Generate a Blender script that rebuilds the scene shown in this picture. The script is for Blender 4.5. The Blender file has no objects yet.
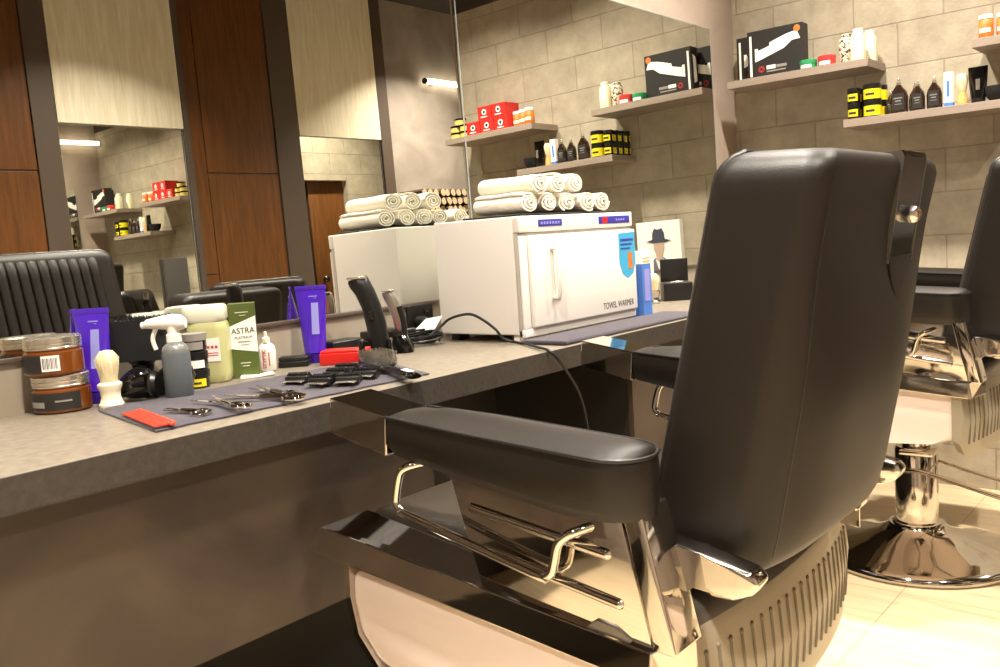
LAMPS = [(.6, -.85, 36), (1.4, -.85, 36), (.9, -2.1, 30), (2.15, -1.6, 40), (1.1, -3.5, 50), (2.3, -3.4, 42), (1.2, -5.2, 36), (2.4, -5.2, 30), (2.4, .9, 56)]
SPREAD = 112
EXPO = 0.06
import bpy, bmesh, math, random
from mathutils import Vector, Matrix
random.seed(7)
COL = bpy.context.scene.collection
PI = math.pi

def lin(h):
    h = h.lstrip('#'); o = []
    for i in (0, 2, 4):
        c = int(h[i:i+2], 16) / 255
        o.append(c / 12.92 if c <= .04045 else ((c + .055) / 1.055) ** 2.4)
    return (*o, 1)

MATS = {}
def mat(name, col, rough=.5, metal=0, noise=None, bump=0, scale=20, spec=None, coat=0, emit=0, trans=0, alpha=1, stretch=(1, 1, 1), sheen=0):
    if name in MATS: return MATS[name]
    m = bpy.data.materials.new(name); m.use_nodes = True
    nt = m.node_tree; b = nt.nodes['Principled BSDF']
    b.inputs['Base Color'].default_value = lin(col)
    b.inputs['Roughness'].default_value = rough; b.inputs['Metallic'].default_value = metal
    if spec is not None: b.inputs['Specular IOR Level'].default_value = spec
    if coat: b.inputs['Coat Weight'].default_value = coat; b.inputs['Coat Roughness'].default_value = .05
    if trans: b.inputs['Transmission Weight'].default_value = trans
    if sheen: b.inputs['Sheen Weight'].default_value = sheen
    if emit:
        b.inputs['Emission Color'].default_value = lin(col); b.inputs['Emission Strength'].default_value = emit
    if noise or bump:
        tc = nt.nodes.new('ShaderNodeTexCoord'); mp = nt.nodes.new('ShaderNodeMapping')
        mp.inputs['Scale'].default_value = stretch
        n = nt.nodes.new('ShaderNodeTexNoise'); n.inputs['Scale'].default_value = scale; n.inputs['Detail'].default_value = 6
        n.inputs['Roughness'].default_value = .6
        nt.links.new(tc.outputs['Object'], mp.inputs['Vector']); nt.links.new(mp.outputs['Vector'], n.inputs['Vector'])
        if noise:
            r = nt.nodes.new('ShaderNodeValToRGB'); r.color_ramp.elements[0].position = .3; r.color_ramp.elements[1].position = .7
            r.color_ramp.elements[0].color = lin(noise); r.color_ramp.elements[1].color = lin(col)
            nt.links.new(n.outputs['Fac'], r.inputs['Fac']); nt.links.new(r.outputs['Color'], b.inputs['Base Color'])
        if bump:
            bp = nt.nodes.new('ShaderNodeBump'); bp.inputs['Strength'].default_value = bump; bp.inputs['Distance'].default_value = .002
            nt.links.new(n.outputs['Fac'], bp.inputs['Height']); nt.links.new(bp.outputs['Normal'], b.inputs['Normal'])
    MATS[name] = m; return m

def block_mat(name, axis, xoff=0., zoff=0., c1='#b3a892', c2='#aa9f8a', mort='#9c917d'):
    """concrete block coursing: axis 0 = wall runs along x, 1 = along y"""
    m = bpy.data.materials.new(name); m.use_nodes = True; nt = m.node_tree; b = nt.nodes['Principled BSDF']
    tc = nt.nodes.new('ShaderNodeTexCoord'); sp = nt.nodes.new('ShaderNodeSeparateXYZ'); cb = nt.nodes.new('ShaderNodeCombineXYZ')
    nt.links.new(tc.outputs['Object'], sp.inputs[0])
    a = nt.nodes.new('ShaderNodeMath'); a.operation = 'ADD'; a.inputs[1].default_value = xoff + 40 * .352
    z = nt.nodes.new('ShaderNodeMath'); z.operation = 'ADD'; z.inputs[1].default_value = zoff + 20 * .352
    nt.links.new(sp.outputs[axis], a.inputs[0]); nt.links.new(sp.outputs[2], z.inputs[0])
    nt.links.new(a.outputs[0], cb.inputs[0]); nt.links.new(z.outputs[0], cb.inputs[1])
    br = nt.nodes.new('ShaderNodeTexBrick'); br.offset = .5; br.inputs['Scale'].default_value = 1
    br.inputs['Brick Width'].default_value = .352; br.inputs['Row Height'].default_value = .176
    br.inputs['Mortar Size'].default_value = .0035; br.inputs['Mortar Smooth'].default_value = .35
    br.inputs['Color1'].default_value = lin(c1); br.inputs['Color2'].default_value = lin(c2); br.inputs['Mortar'].default_value = lin(mort)
    nt.links.new(cb.outputs[0], br.inputs['Vector'])
    n = nt.nodes.new('ShaderNodeTexNoise'); n.inputs['Scale'].default_value = 9; n.inputs['Detail'].default_value = 9; n.inputs['Roughness'].default_value = .68
    nt.links.new(tc.outputs['Object'], n.inputs['Vector'])
    r = nt.nodes.new('ShaderNodeValToRGB'); r.color_ramp.elements[0].position = .3; r.color_ramp.elements[1].position = .72
    r.color_ramp.elements[0].color = (.72, .71, .7, 1); r.color_ramp.elements[1].color = (1.1, 1.1, 1.1, 1)
    nt.links.new(n.outputs['Fac'], r.inputs['Fac'])
    mx = nt.nodes.new('ShaderNodeMix'); mx.data_type = 'RGBA'; mx.blend_type = 'MULTIPLY'; mx.inputs['Factor'].default_value = 1
    nt.links.new(br.outputs['Color'], mx.inputs[6]); nt.links.new(r.outputs['Color'], mx.inputs[7]); nt.links.new(mx.outputs[2], b.inputs['Base Color'])
    b.inputs['Roughness'].default_value = .85
    bp = nt.nodes.new('ShaderNodeBump'); bp.invert = True; bp.inputs['Strength'].default_value = .6; bp.inputs['Distance'].default_value = .006
    nt.links.new(br.outputs['Fac'], bp.inputs['Height'])
    b2 = nt.nodes.new('ShaderNodeBump'); b2.inputs['Strength'].default_value = .35; b2.inputs['Distance'].default_value = .004
    n2 = nt.nodes.new('ShaderNodeTexNoise'); n2.inputs['Scale'].default_value = 70; n2.inputs['Detail'].default_value = 6
    nt.links.new(tc.outputs['Object'], n2.inputs['Vector']); nt.links.new(n2.outputs['Fac'], b2.inputs['Height'])
    nt.links.new(bp.outputs['Normal'], b2.inputs['Normal']); nt.links.new(b2.outputs['Normal'], b.inputs['Normal'])
    return m

def plaster_mat(name, c1, c2, rough=.6, scale=2.2, bump=.15):
    m = bpy.data.materials.new(name); m.use_nodes = True; nt = m.node_tree; b = nt.nodes['Principled BSDF']
    tc = nt.nodes.new('ShaderNodeTexCoord')
    n = nt.nodes.new('ShaderNodeTexNoise'); n.inputs['Scale'].default_value = scale; n.inputs['Detail'].default_value = 8; n.inputs['Distortion'].default_value = 1.6
    r = nt.nodes.new('ShaderNodeValToRGB'); r.color_ramp.elements[0].position = .32; r.color_ramp.elements[1].position = .66
    r.color_ramp.elements[0].color = lin(c2); r.color_ramp.elements[1].color = lin(c1)
    nt.links.new(tc.outputs['Object'], n.inputs['Vector']); nt.links.new(n.outputs['Fac'], r.inputs['Fac']); nt.links.new(r.outputs['Color'], b.inputs['Base Color'])
    bp = nt.nodes.new('ShaderNodeBump'); bp.inputs['Strength'].default_value = bump; bp.inputs['Distance'].default_value = .004
    nt.links.new(n.outputs['Fac'], bp.inputs['Height']); nt.links.new(bp.outputs['Normal'], b.inputs['Normal'])
    b.inputs['Roughness'].default_value = rough
    MATS[name] = m; return m

def wood_mat(name, c1, c2, vertical=True, rough=.45, axis='z'):
    m = bpy.data.materials.new(name); m.use_nodes = True; nt = m.node_tree; b = nt.nodes['Principled BSDF']
    tc = nt.nodes.new('ShaderNodeTexCoord'); mp = nt.nodes.new('ShaderNodeMapping')
    mp.inputs['Scale'].default_value = {'z': (9, 9, .8), 'x': (.8, 9, 9), 'y': (9, .8, 9)}[axis]
    n = nt.nodes.new('ShaderNodeTexNoise'); n.inputs['Scale'].default_value = 5; n.inputs['Detail'].default_value = 8; n.inputs['Distortion'].default_value = .6
    r = nt.nodes.new('ShaderNodeValToRGB'); r.color_ramp.elements[0].position = .3; r.color_ramp.elements[1].position = .7
    r.color_ramp.elements[0].color = lin(c2); r.color_ramp.elements[1].color = lin(c1)
    nt.links.new(tc.outputs['Object'], mp.inputs[0]); nt.links.new(mp.outputs[0], n.inputs['Vector']); nt.links.new(n.outputs['Fac'], r.inputs['Fac'])
    nt.links.new(r.outputs['Color'], b.inputs['Base Color']); b.inputs['Roughness'].default_value = rough
    MATS[name] = m; return m

# ---------------------------------------------------------------- mesh helpers
def B(): return bmesh.new()
def add_box(bm, x0, x1, y0, y1, z0, z1, bev=0, seg=3, M=None):
    r = bmesh.ops.create_cube(bm, size=1)
    vs = r['verts']
    for v in vs:
        v.co = Vector(((x0 + x1) / 2 + v.co.x * (x1 - x0), (y0 + y1) / 2 + v.co.y * (y1 - y0), (z0 + z1) / 2 + v.co.z * (z1 - z0)))
    if M: bmesh.ops.transform(bm, matrix=M, verts=vs)
    if bev:
        es = list({e for v in vs for e in v.link_edges})
        bmesh.ops.bevel(bm, geom=es, offset=bev, segments=seg, profile=.5, affect='EDGES')
    return bm
def add_lathe(bm, prof, c=(0, 0, 0), seg=32, M=None, sx=1, sy=1):
    rings = []; vs = []
    for r, z in prof:
        ring = []
        if r < 1e-6:
            v = bm.verts.new((0, 0, z)); ring = [v]; vs.append(v)
        else:
            for i in range(seg):
                a = 2 * PI * i / seg
                v = bm.verts.new((r * sx * math.cos(a), r * sy * math.sin(a), z)); ring.append(v); vs.append(v)
        rings.append(ring)
    for A, Bq in zip(rings, rings[1:]):
        if len(A) == 1 and len(Bq) == 1: continue
        for i in range(seg):
            j = (i + 1) % seg
            if len(A) == 1: bm.faces.new((A[0], Bq[j], Bq[i]))
            elif len(Bq) == 1: bm.faces.new((A[i], A[j], Bq[0]))
            else: bm.faces.new((A[i], A[j], Bq[j], Bq[i]))
    for ring, rev in ((rings[0], True), (rings[-1], False)):
        if len(ring) > 1:
            bm.faces.new(ring[::-1] if rev else ring)
    T = Matrix.Translation(Vector(c))
    if M: T = T @ M
    for v in vs: v.co = T @ v.co
    return bm
def smooth_path(pts, n=6, closed=False):
    P = [Vector(p) for p in pts]; out = []; L = len(P)
    rng = range(L if closed else L - 1)
    for i in rng:
        if closed: p0, p1, p2, p3 = P[(i - 1) % L], P[i], P[(i + 1) % L], P[(i + 2) % L]
        else: p0, p1, p2, p3 = P[max(i - 1, 0)], P[i], P[i + 1], P[min(i + 2, L - 1)]
        for k in range(n):
            t = k / n
            out.append(.5 * ((2 * p1) + (-p0 + p2) * t + (2 * p0 - 5 * p1 + 4 * p2 - p3) * t * t + (-p0 + 3 * p1 - 3 * p2 + p3) * t ** 3))
    if not closed: out.append(P[-1])
    return out
def add_tube(bm, pts, r, seg=10, closed=False, smooth=0, radii=None, flat=1):
    if smooth:
        pts = smooth_path(pts, smooth, closed)
    P = [Vector(p) for p in pts]; n = len(P); rings = []
    up = Vector((0, 0, 1)); prev = None
    for i, p in enumerate(P):
        if closed: t = P[(i + 1) % n] - P[(i - 1) % n]
        else: t = P[min(i + 1, n - 1)] - P[max(i - 1, 0)]
        t.normalize()
        if prev is None:
            a = t.cross(up)
            if a.length < .1: a = t.cross(Vector((1, 0, 0)))
        else: a = prev - t * prev.dot(t)
        a.normalize(); prev = a; b = t.cross(a)
        rr = radii[i] if radii else r
        rings.append([bm.verts.new(p + (a * math.cos(2 * PI * k / seg) + b * math.sin(2 * PI * k / seg) * flat) * rr) for k in range(seg)])
    m = n if closed else n - 1
    for i in range(m):
        A, Q = rings[i], rings[(i + 1) % n]
        for k in range(seg):
            j = (k + 1) % seg; bm.faces.new((A[k], A[j], Q[j], Q[k]))
    if not closed:
        bm.faces.new(rings[0][::-1]); bm.faces.new(rings[-1])
    return bm
def add_prism(bm, poly, a0, a1, plane='xz', bev=0, seg=2):
    """poly of 2D points, extruded along the missing axis from a0 to a1"""
    def mk(p, a):
        return {'xz': (p[0], a, p[1]), 'yz': (a, p[0], p[1]), 'xy': (p[0], p[1], a)}[plane]
    A = [bm.verts.new(mk(p, a0)) for p in poly]; Q = [bm.verts.new(mk(p, a1)) for p in poly]
    n = len(poly)
    fs = [bm.faces.new(A), bm.faces.new(Q[::-1])]
    for i in range(n):
        fs.append(bm.faces.new((A[i], Q[i], Q[(i + 1) % n], A[(i + 1) % n])))
    if bev:
        es = list({e for f in fs for e in f.edges})
        bmesh.ops.bevel(bm, geom=es, offset=bev, segments=seg, profile=.5, affect='EDGES')
    return bm
def add_loft(bm, rings, cap=True):
    V = [[bm.verts.new(p) for p in r] for r in rings]; n = len(V[0])
    for A, Q in zip(V, V[1:]):
        for k in range(n):
            j = (k + 1) % n; bm.faces.new((A[k], A[j], Q[j], Q[k]))
    if cap: bm.faces.new(V[0][::-1]); bm.faces.new(V[-1])
    return bm
def rrect(cx, cy, w, h, r, n=5):
    r = min(r, w / 2 - 1e-4, h / 2 - 1e-4); out = []
    for q, (sx, sy) in enumerate(((1, 1), (-1, 1), (-1, -1), (1, -1))):
        for k in range(n + 1):
            a = PI / 2 * q + PI / 2 * k / n
            out.append((cx + sx * (w / 2 - r) + r * math.cos(a), cy + sy * (h / 2 - r) + r * math.sin(a)))
    return out
def obj(name, bm, m, parent=None, smooth=True, label=None, loc=None):
    me = bpy.data.meshes.new(name)
    bmesh.ops.recalc_face_normals(bm, faces=bm.faces[:])
    bm.to_mesh(me); bm.free()
    if smooth:
        me.shade_smooth()
        try: me.set_sharp_from_angle(angle=math.radians(38))
        except Exception: pass
    for q in (m if isinstance(m, (list, tuple)) else [m]): me.materials.append(q)
    o = bpy.data.objects.new(name, me); COL.objects.link(o)
    if parent: o.parent = parent
    if loc: o.location = loc
    if label: o['label'] = label
    return o
def tag(o, label, cat, group=None):
    o['label'] = label; o['category'] = cat
    if group: o['group'] = group
    return o
def thing(name, label, cat, loc=(0, 0, 0), rotz=0, group=None):
    o = bpy.data.objects.new(name, None); COL.objects.link(o); o.empty_display_size = .02
    o.location = loc; o.rotation_euler = (0, 0, rotz)
    return tag(o, label, cat, group)
def struct(name, bm, m, smooth=False):
    o = obj(name, bm, m, None, smooth); o['kind'] = 'structure'; return o
def dup(root, loc=None, rotz=None, label=None):
    def cp(o, par):
        c = o.copy(); COL.objects.link(c)
        if par: c.parent = par
        for ch in o.children: cp(ch, c)
        return c
    kids = root; c = cp(root, None)
    if loc is not None: c.location = loc
    if rotz is not None: c.rotation_euler = (c.rotation_euler[0], c.rotation_euler[1], rotz)
    if label: c['label'] = label
    return c
def text_part(txt, size, m, parent, M, name='lettering', depth=.0004, sx=1):
    cu = bpy.data.curves.new('t', 'FONT'); cu.body = txt; cu.size = size; cu.extrude = depth; cu.align_x = 'CENTER'; cu.align_y = 'CENTER'
    to = bpy.data.objects.new('t', cu); COL.objects.link(to)
    bpy.context.view_layer.update()
    dg = bpy.context.evaluated_depsgraph_get()
    me = bpy.data.meshes.new_from_object(to.evaluated_get(dg)); bpy.data.objects.remove(to)
    me.transform(M @ Matrix.Diagonal((sx, 1, 1, 1))); me.materials.clear(); me.materials.append(m); me.name = name
    o = bpy.data.objects.new(name, me); COL.objects.link(o); o.parent = parent
    return o
# frames for lettering: text x axis -> given dir, text y -> up
def frame(origin, xdir, ydir=(0, 0, 1)):
    x = Vector(xdir).normalized(); y = Vector(ydir).normalized(); z = x.cross(y)
    M = Matrix(((x.x, y.x, z.x, origin[0]), (x.y, y.y, z.y, origin[1]), (x.z, y.z, z.z, origin[2]), (0, 0, 0, 1)))
    return M
# ---------------------------------------------------------------- materials
m_block = block_mat('concrete_block', 0, xoff=-.003, zoff=-.0718)
m_block_y = block_mat('concrete_block_side', 1, xoff=.1, zoff=-.0718)
m_plaster = plaster_mat('plaster_wall', '#b3a293', '#a39181')
m_splash = plaster_mat('backsplash', '#a59a8a', '#938775')
m_plaster_grey = plaster_mat('plaster_grey', '#a89c90', '#94897e', scale=3)
m_apron = plaster_mat('plaster_brown', '#43372b', '#30261e', rough=.45, scale=3.2)  # brown plaster, colour darkened for the shade below the counter
m_top = mat('countertop_stone', '#857b6c', .42, noise='#6b6255', scale=60, bump=.25)
m_edge_shaded = mat('countertop_edge_shaded', '#3b342d', .5, noise='#2b2621', scale=90, bump=.6)  # same stone as the top, darkened for shade on front and underside
m_void_shade = mat('void_shade', '#1d1916', .7)  # near-black colour stands in for the shade under the counter
m_ceiling = mat('ceiling_paint', '#3d3430', .8)
m_mirror = mat('mirror_glass', '#e9eae4', .004, 1)
m_mirror_edge = mat('mirror_edge', '#d7e6ea', .15, .6)
m_wood = wood_mat('walnut_panel', '#74461f', '#563615', rough=.4)
m_trim = mat('dark_trim', '#54473d', .5)
m_white_panel = wood_mat('pale_panel', '#efe6d0', '#dccfb0', rough=.7)
m_shelf = wood_mat('shelf_oak', '#978879', '#85766a', axis='x', rough=.55)
m_leather = mat('black_leather', '#17100a', .46, bump=.15, scale=420, spec=.42)
m_leather_lit = mat('black_leather_lit', '#2e261d', .42, bump=.12, scale=420, spec=.6)  # same black leather, lightened for the light falling on the seat
m_piping = mat('piping', '#171412', .4)
m_chrome = mat('chrome', '#d2cdc6', .06, 1)
m_chrome_soft = mat('brushed_steel', '#c9c4ba', .28, 1)
m_alu = mat('cast_aluminium', '#a39a88', .4, .45)
m_white_gloss = mat('white_enamel', '#ecdcd4', .2, coat=.3)
m_warm_white = mat('warmer_enamel', '#eae4dc', .3)
m_gblack = mat('gloss_black', '#0d0c0b', .08, coat=.5)
m_black = mat('black_plastic', '#151413', .35)
m_mblack = mat('matt_black', '#131211', .85)
m_white = mat('white_plastic', '#f0ece2', .4)
m_cream = mat('cream_handle', '#efe6c8', .35)
m_bristle = mat('badger_bristle', '#e9ddb9', .9, noise='#cdbb8e', scale=60, stretch=(6, 6, .4))
m_purple = mat('purple_tube', '#4a22b4', .25, coat=.3)
m_purple_dk = mat('purple_cap', '#35188c', .3)
m_lilac = mat('lilac_label', '#8f8fd0', .35)
m_amber = mat('amber_jar', '#6e3a10', .15, coat=.5)
m_silver = mat('silver_lid', '#d6cfc0', .25, .9)
m_labelblack = mat('label_black', '#23211f', .5)
m_paper = mat('white_paper', '#f3efe6', .7)
m_red = mat('red_plastic', '#cf1f18', .35)
m_redbox = mat('red_card', '#c22620', .5)
m_redcomb = mat('red_comb', '#c8402c', .4)
m_ygreen = mat('pale_green_liquid', '#bdbb84', .25, coat=.4)
m_jugtop = mat('jug_top', '#e4e2cb', .4)
m_green = mat('green_card', '#4f5c22', .5)
m_green_tin = mat('green_tin', '#2f8f56', .35)
m_red_tin = mat('red_tin', '#c93a35', .35)
m_yellow = mat('yellow_label', '#e2cf17', .45)
m_orange = mat('orange_label', '#d98a34', .5, noise='#c6552c', scale=40)
m_towel = mat('white_terry', '#f2ecdc', .95, bump=1, scale=350, sheen=.3)
m_ptowel = mat('purple_terry', '#3a3240', .95, noise='#29232e', bump=1, scale=300, sheen=.3)
m_grey_bottle = mat('grey_bottle', '#5f6569', .35)
m_clear = mat('clear_plastic', '#cfd2cf', .12, trans=.75)
m_blue = mat('blue_card', '#4a78c4', .45)
m_skyblue = mat('sky_label', '#3fa3cf', .4)
m_ink = mat('ink', '#2a2a2c', .6)
m_redink = mat('red_ink', '#c03030', .6)
m_badge = mat('violet_badge', '#39389c', .4)
m_brown_bottle = mat('brown_bottle', '#2a1a12', .15, coat=.6)
m_tan = mat('tan_wood', '#c79a5c', .45)
m_grey_label = mat('grey_label', '#8a857c', .6)
m_log = mat('log_end', '#d8c6a4', .85, noise='#a98f6a', scale=70)
m_bark = mat('log_bark', '#4a372a', .95, bump=1, scale=60)
m_led = mat('led_tube', '#fff4dc', .4, emit=9)
m_lamp = mat('lamp_face', '#ffe6bd', .4, emit=6)
m_yellow_tin = mat('straw_tin', '#d9c36a', .45)

# ---------------------------------------------------------------- floor tiles
def floor_material():
    m = bpy.data.materials.new('floor_tile'); m.use_nodes = True; nt = m.node_tree; b = nt.nodes['Principled BSDF']
    tc = nt.nodes.new('ShaderNodeTexCoord'); mp = nt.nodes.new('ShaderNodeMapping')
    mp.inputs['Location'].default_value = (12 - 1.04, 12 + 1.84, 0)
    nt.links.new(tc.outputs['Object'], mp.inputs[0])
    br = nt.nodes.new('ShaderNodeTexBrick'); br.offset = 0; br.inputs['Scale'].default_value = 1
    br.inputs['Brick Width'].default_value = 1.2; br.inputs['Row Height'].default_value = .6
    br.inputs['Mortar Size'].default_value = .002; br.inputs['Mortar Smooth'].default_value = .2
    br.inputs['Color1'].default_value = lin('#cfbd9c'); br.inputs['Color2'].default_value = lin('#cab795'); br.inputs['Mortar'].default_value = lin('#a89270')
    nt.links.new(mp.outputs[0], br.inputs['Vector'])
    m2 = nt.nodes.new('ShaderNodeMapping'); m2.inputs['Scale'].default_value = (1.2, 14, 1); nt.links.new(tc.outputs['Object'], m2.inputs[0])
    n = nt.nodes.new('ShaderNodeTexNoise'); n.inputs['Scale'].default_value = 2.4; n.inputs['Detail'].default_value = 8; n.inputs['Distortion'].default_value = .7
    nt.links.new(m2.outputs[0], n.inputs['Vector'])
    r = nt.nodes.new('ShaderNodeValToRGB'); r.color_ramp.elements[0].position = .3; r.color_ramp.elements[1].position = .7
    r.color_ramp.elements[0].color = (.84, .8, .73, 1); r.color_ramp.elements[1].color = (1.04, 1.03, 1.02, 1)
    nt.links.new(n.outputs['Fac'], r.inputs['Fac'])
    mx = nt.nodes.new('ShaderNodeMix'); mx.data_type = 'RGBA'; mx.blend_type = 'MULTIPLY'; mx.inputs['Factor'].default_value = 1
    nt.links.new(br.outputs['Color'], mx.inputs[6]); nt.links.new(r.outputs['Color'], mx.inputs[7]); nt.links.new(mx.outputs[2], b.inputs['Base Color'])
    b.inputs['Roughness'].default_value = .38
    return m

# ---------------------------------------------------------------- room shell
FZ = -.10
W, WO, H, HB, YF, YB = 1.707, 3.081, 2.96, 2.415, -6.4, 2.9
struct('floor', add_box(B(), -.14, WO + .1, YF - .1, YB + .1, FZ - .1, FZ), floor_material())
struct('ceiling', add_box(B(), -.1, WO + .1, YF - .1, YB + .1, H, H + .1), m_ceiling)
struct('wall_left', add_box(B(), -.14, -.018, YF, .0, FZ, H), m_plaster)
struct('trim_6', add_box(B(), -.018, 0, YF, .0, FZ, .880), m_splash)
struct('wall_back', add_box(B(), -.12, W, 0, .12, FZ, HB), m_block)
struct('wall_back_upper', add_box(B(), -.12, W, 0, .12, HB, H), m_ceiling)
struct('wall_right', add_box(B(), WO, WO + .12, YF, YB, FZ, H), m_plaster_grey)
struct('wall_front', add_box(B(), -.12, WO + .12, YF - .12, YF, FZ, H), m_plaster_grey)
struct('wall_passage_end', add_box(B(), 1.7, WO + .12, YB, YB + .1, FZ, H), m_plaster_grey)
struct('trim_1', add_box(B(), W, W + .008, -.001, .12, FZ, H), m_trim)
bm = B(); DY0, DY1, DZ = .80, 1.30, 1.78
add_box(bm, W, W + .13, .12, DY0, FZ, H); add_box(bm, W, W + .13, DY1, YB, FZ, H); add_box(bm, W, W + .13, DY0, DY1, DZ, H)
struct('wall_passage_side', bm, m_block_y)
bm = B(); add_box(bm, W + .01, W + .05, DY0, DY0 + .11, FZ, DZ - .02); o = struct('door_frame', bm, m_mblack)
dr = obj('door_1', add_box(B(), W + .03, W + .07, DY0 + .11, DY1, FZ, DZ, .002), m_wood); dr['kind'] = 'structure'
k = obj('door_knob', add_lathe(B(), [(0, 0), (.012, 0), (.012, .02), (.028, .028), (.03, .04), (.02, .052), (0, .055)], (W + .07, DY0 + .19, .93), 20, Matrix.Rotation(PI/2, 4, 'Y')), m_black, dr)

# opposite wall: mirrors, pale panels, walnut panels, dark trims
def wall_mirror(y0, y1, z0, z1, x, th, label, tilt=0, face=1):
    bm = add_box(B(), 0, th * face, y0, y1, 0, z1 - z0)
    t = thing('wall_mirror', label, 'mirror', (x, 0, z0))
    t.rotation_euler = (0, -tilt, 0)
    if face < 0:
        b0, b1 = sorted((0, th * face)); 
    o = obj('glass', bm, m_mirror, t, smooth=False)
    # polished edges
    e = B(); w = .0025
    xa, xb = sorted((0, (th + .0006) * face))
    add_box(e, xa, xb, y0 - w, y0 + .0004, 0, z1 - z0); add_box(e, xa, xb, y1 - .0004, y1 + w, 0, z1 - z0); add_box(e, xa, xb, y0, y1, z1 - z0 - .0004, z1 - z0 + w)
    obj('polished_edge', e, m_mirror_edge, t, smooth=False)
    return t
xo = WO
struct('trim_2', add_box(B(), xo - .03, xo, -.34, -.147, FZ, H), m_trim)
struct('trim_3', add_box(B(), xo - .035, xo, -1.0, -.965, FZ, H), m_trim)
struct('trim_4', add_box(B(), xo - .03, xo, -1.875, -1.75, FZ, H), m_trim)
struct('trim_5', add_box(B(), xo - .03, xo, .60, .70, FZ, H), m_trim)
bm = B(); add_box(bm, xo - .02, xo, -.865, -.345, 1.666, H - .003, .002); add_box(bm, xo - .02, xo, -.865, -.345, FZ + .03, 1.658, .002)
add_box(bm, xo - .02, xo, -.962, -.871, 1.045, H - .003, .002); add_box(bm, xo - .02, xo, -.962, -.871, FZ + .03, 1.037, .002)
struct('wall_panel_middle', bm, m_wood)
bm = B(); add_box(bm, xo - .02, xo, -2.6, -1.88, 1.666, H - .003, .002); add_box(bm, xo - .02, xo, -2.6, -1.88, FZ + .03, 1.658, .002)
struct('wall_panel_near', bm, m_wood)
struct('wall_panel_pale_1', add_box(B(), xo - .03, xo, -1.745, -1.003, 1.922, H - .003), m_white_panel)
struct('wall_panel_pale_2', add_box(B(), xo - .03, xo, -.143, .596, 1.922, H - .003), m_white_panel)
wall_mirror(-1.742, -1.006, .86, 1.915, xo - .001, .012, 'tall mirror on the far wall under a pale panel, with shelves reflected in it', face=-1)
wall_mirror(-.14, .592, .70, 1.915, xo - .001, .012, 'wall mirror nearest the firewood partition, showing a brown wooden door', face=-1)
bm = B(); add_box(bm, xo - .045, xo, -1.745, -1.003, .815, .855, .003)
led = obj('mirror_ledge', bm, m_white, None); tag(led, 'slim white ledge under the far wall mirror', 'ledge')

# mirrors over the counter (leaning back very slightly)
wall_mirror(-6.0, -1.9275, .892, 1.917, 0.0, .004, 'large frameless wall mirror panel over the left part of the counter', tilt=.0145)
wall_mirror(-1.9235, -.2467, .892, 1.915, 0.0, .004, 'frameless wall mirror panel behind the towel warmer, its right edge bare on the plaster', tilt=.0145)
bm = B(); add_box(bm, -.0175, .008, -6.0, -.25, .8805, .8915, .002)
o = obj('mirror_rail', bm, m_trim); tag(o, 'thin dark rail carrying the bottom edge of the counter mirrors', 'rail')

# ---------------------------------------------------------------- counter
ZC = .780
bm = add_box(B(), .0005, .548, -6.0, -.002, .728, ZC - .0005)
ct = thing('countertop', 'long dark stone-look countertop running under the mirrors', 'countertop', (0, 0, 0))
obj('slab', bm, m_top, ct, smooth=False)
obj('front_edge', add_box(B(), .548, .5505, -6.0, -.002, .728, ZC, .0006, 1), m_edge_shaded, ct, smooth=False)
obj('underside', add_box(B(), .0005, .5503, -6.0, -.002, .7262, .728), m_edge_shaded, ct, smooth=False)
X_ = .522
def cabinet(y0, y1, label):
    t = thing('counter_cabinet', label, 'cabinet', (0, 0, 0))
    obj('front_panel', add_box(B(), X_ - .015, X_, y0, y1, .39, .7255), m_apron, t, smooth=False)
    bm = B(); add_box(bm, .0125, X_ - .015, y0, y0 + .018, .39, .7255); add_box(bm, .0125, X_ - .015, y1 - .018, y1, .39, .7255); add_box(bm, .0125, X_ - .015, y0 + .018, y1 - .018, .39, .408)
    obj('carcass', bm, m_void_shade, t, smooth=False)
    return t
cabinet(-5.4, -2.69, 'brown plaster-faced cabinet hung under the counter at the left')
cabinet(-1.885, -1.25, 'narrow brown cabinet hung under the counter, seen behind the chair arm')
o = struct('wall_recess', add_box(B(), 0, .012, -6.0, -.3, FZ, .726), m_void_shade)  # dark sheet on the wall, its colour holds the under-counter shade

# ---------------------------------------------------------------- shelves
def shelf(x0, x1, z, label):
    o = obj('wall_shelf', add_box(B(), 0, x1 - x0, -.2276, 0, -.0316, 0, .0012, 2), m_shelf, None, False, loc=(x0, -.0005, z))
    return tag(o, label, 'shelf', None)
ZA, ZB = 1.677, 1.4457
shelf(.0526, .657, ZA, 'floating wood shelf in the corner carrying the two clipper boxes')
shelf(.555, 1.156, ZB, 'lower floating wood shelf carrying pump bottles and yellow tins')
shelf(1.032, 1.654, ZA, 'upper floating wood shelf at the right carrying orange jars and red boxes')

# firewood stacked against the far plaster wall
def make_log(variant):
    bm = B(); rr = random.Random(variant); n = 9
    prof = [(.0315 + rr.uniform(-.007, .002)) for _ in range(n)]
    def ring(x, q): return [(x, prof[k] * q * math.cos(2*PI*k/n + variant), prof[k] * q * math.sin(2*PI*k/n + variant)) for k in range(n)]
    add_loft(bm, [ring(-.125, .93), ring(-.12, 1), ring(.12, 1)])
    me = bpy.data.meshes.new('firewood_log'); bmesh.ops.recalc_face_normals(bm, faces=bm.faces[:])
    for f in bm.faces: f.material_index = 1 if (abs(f.normal.x) > .8) else 0
    bm.to_mesh(me); bm.free(); me.materials.append(m_bark); me.materials.append(m_log)
    return me
logs = [make_log(v) for v in range(5)]
LX, LY0, LZ0, LD = WO - .155, .735, .975, .0625
o = obj('log_plinth', add_box(B(), WO - .30, WO - .001, .71, 1.66, FZ, LZ0, .004), m_trim)
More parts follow.
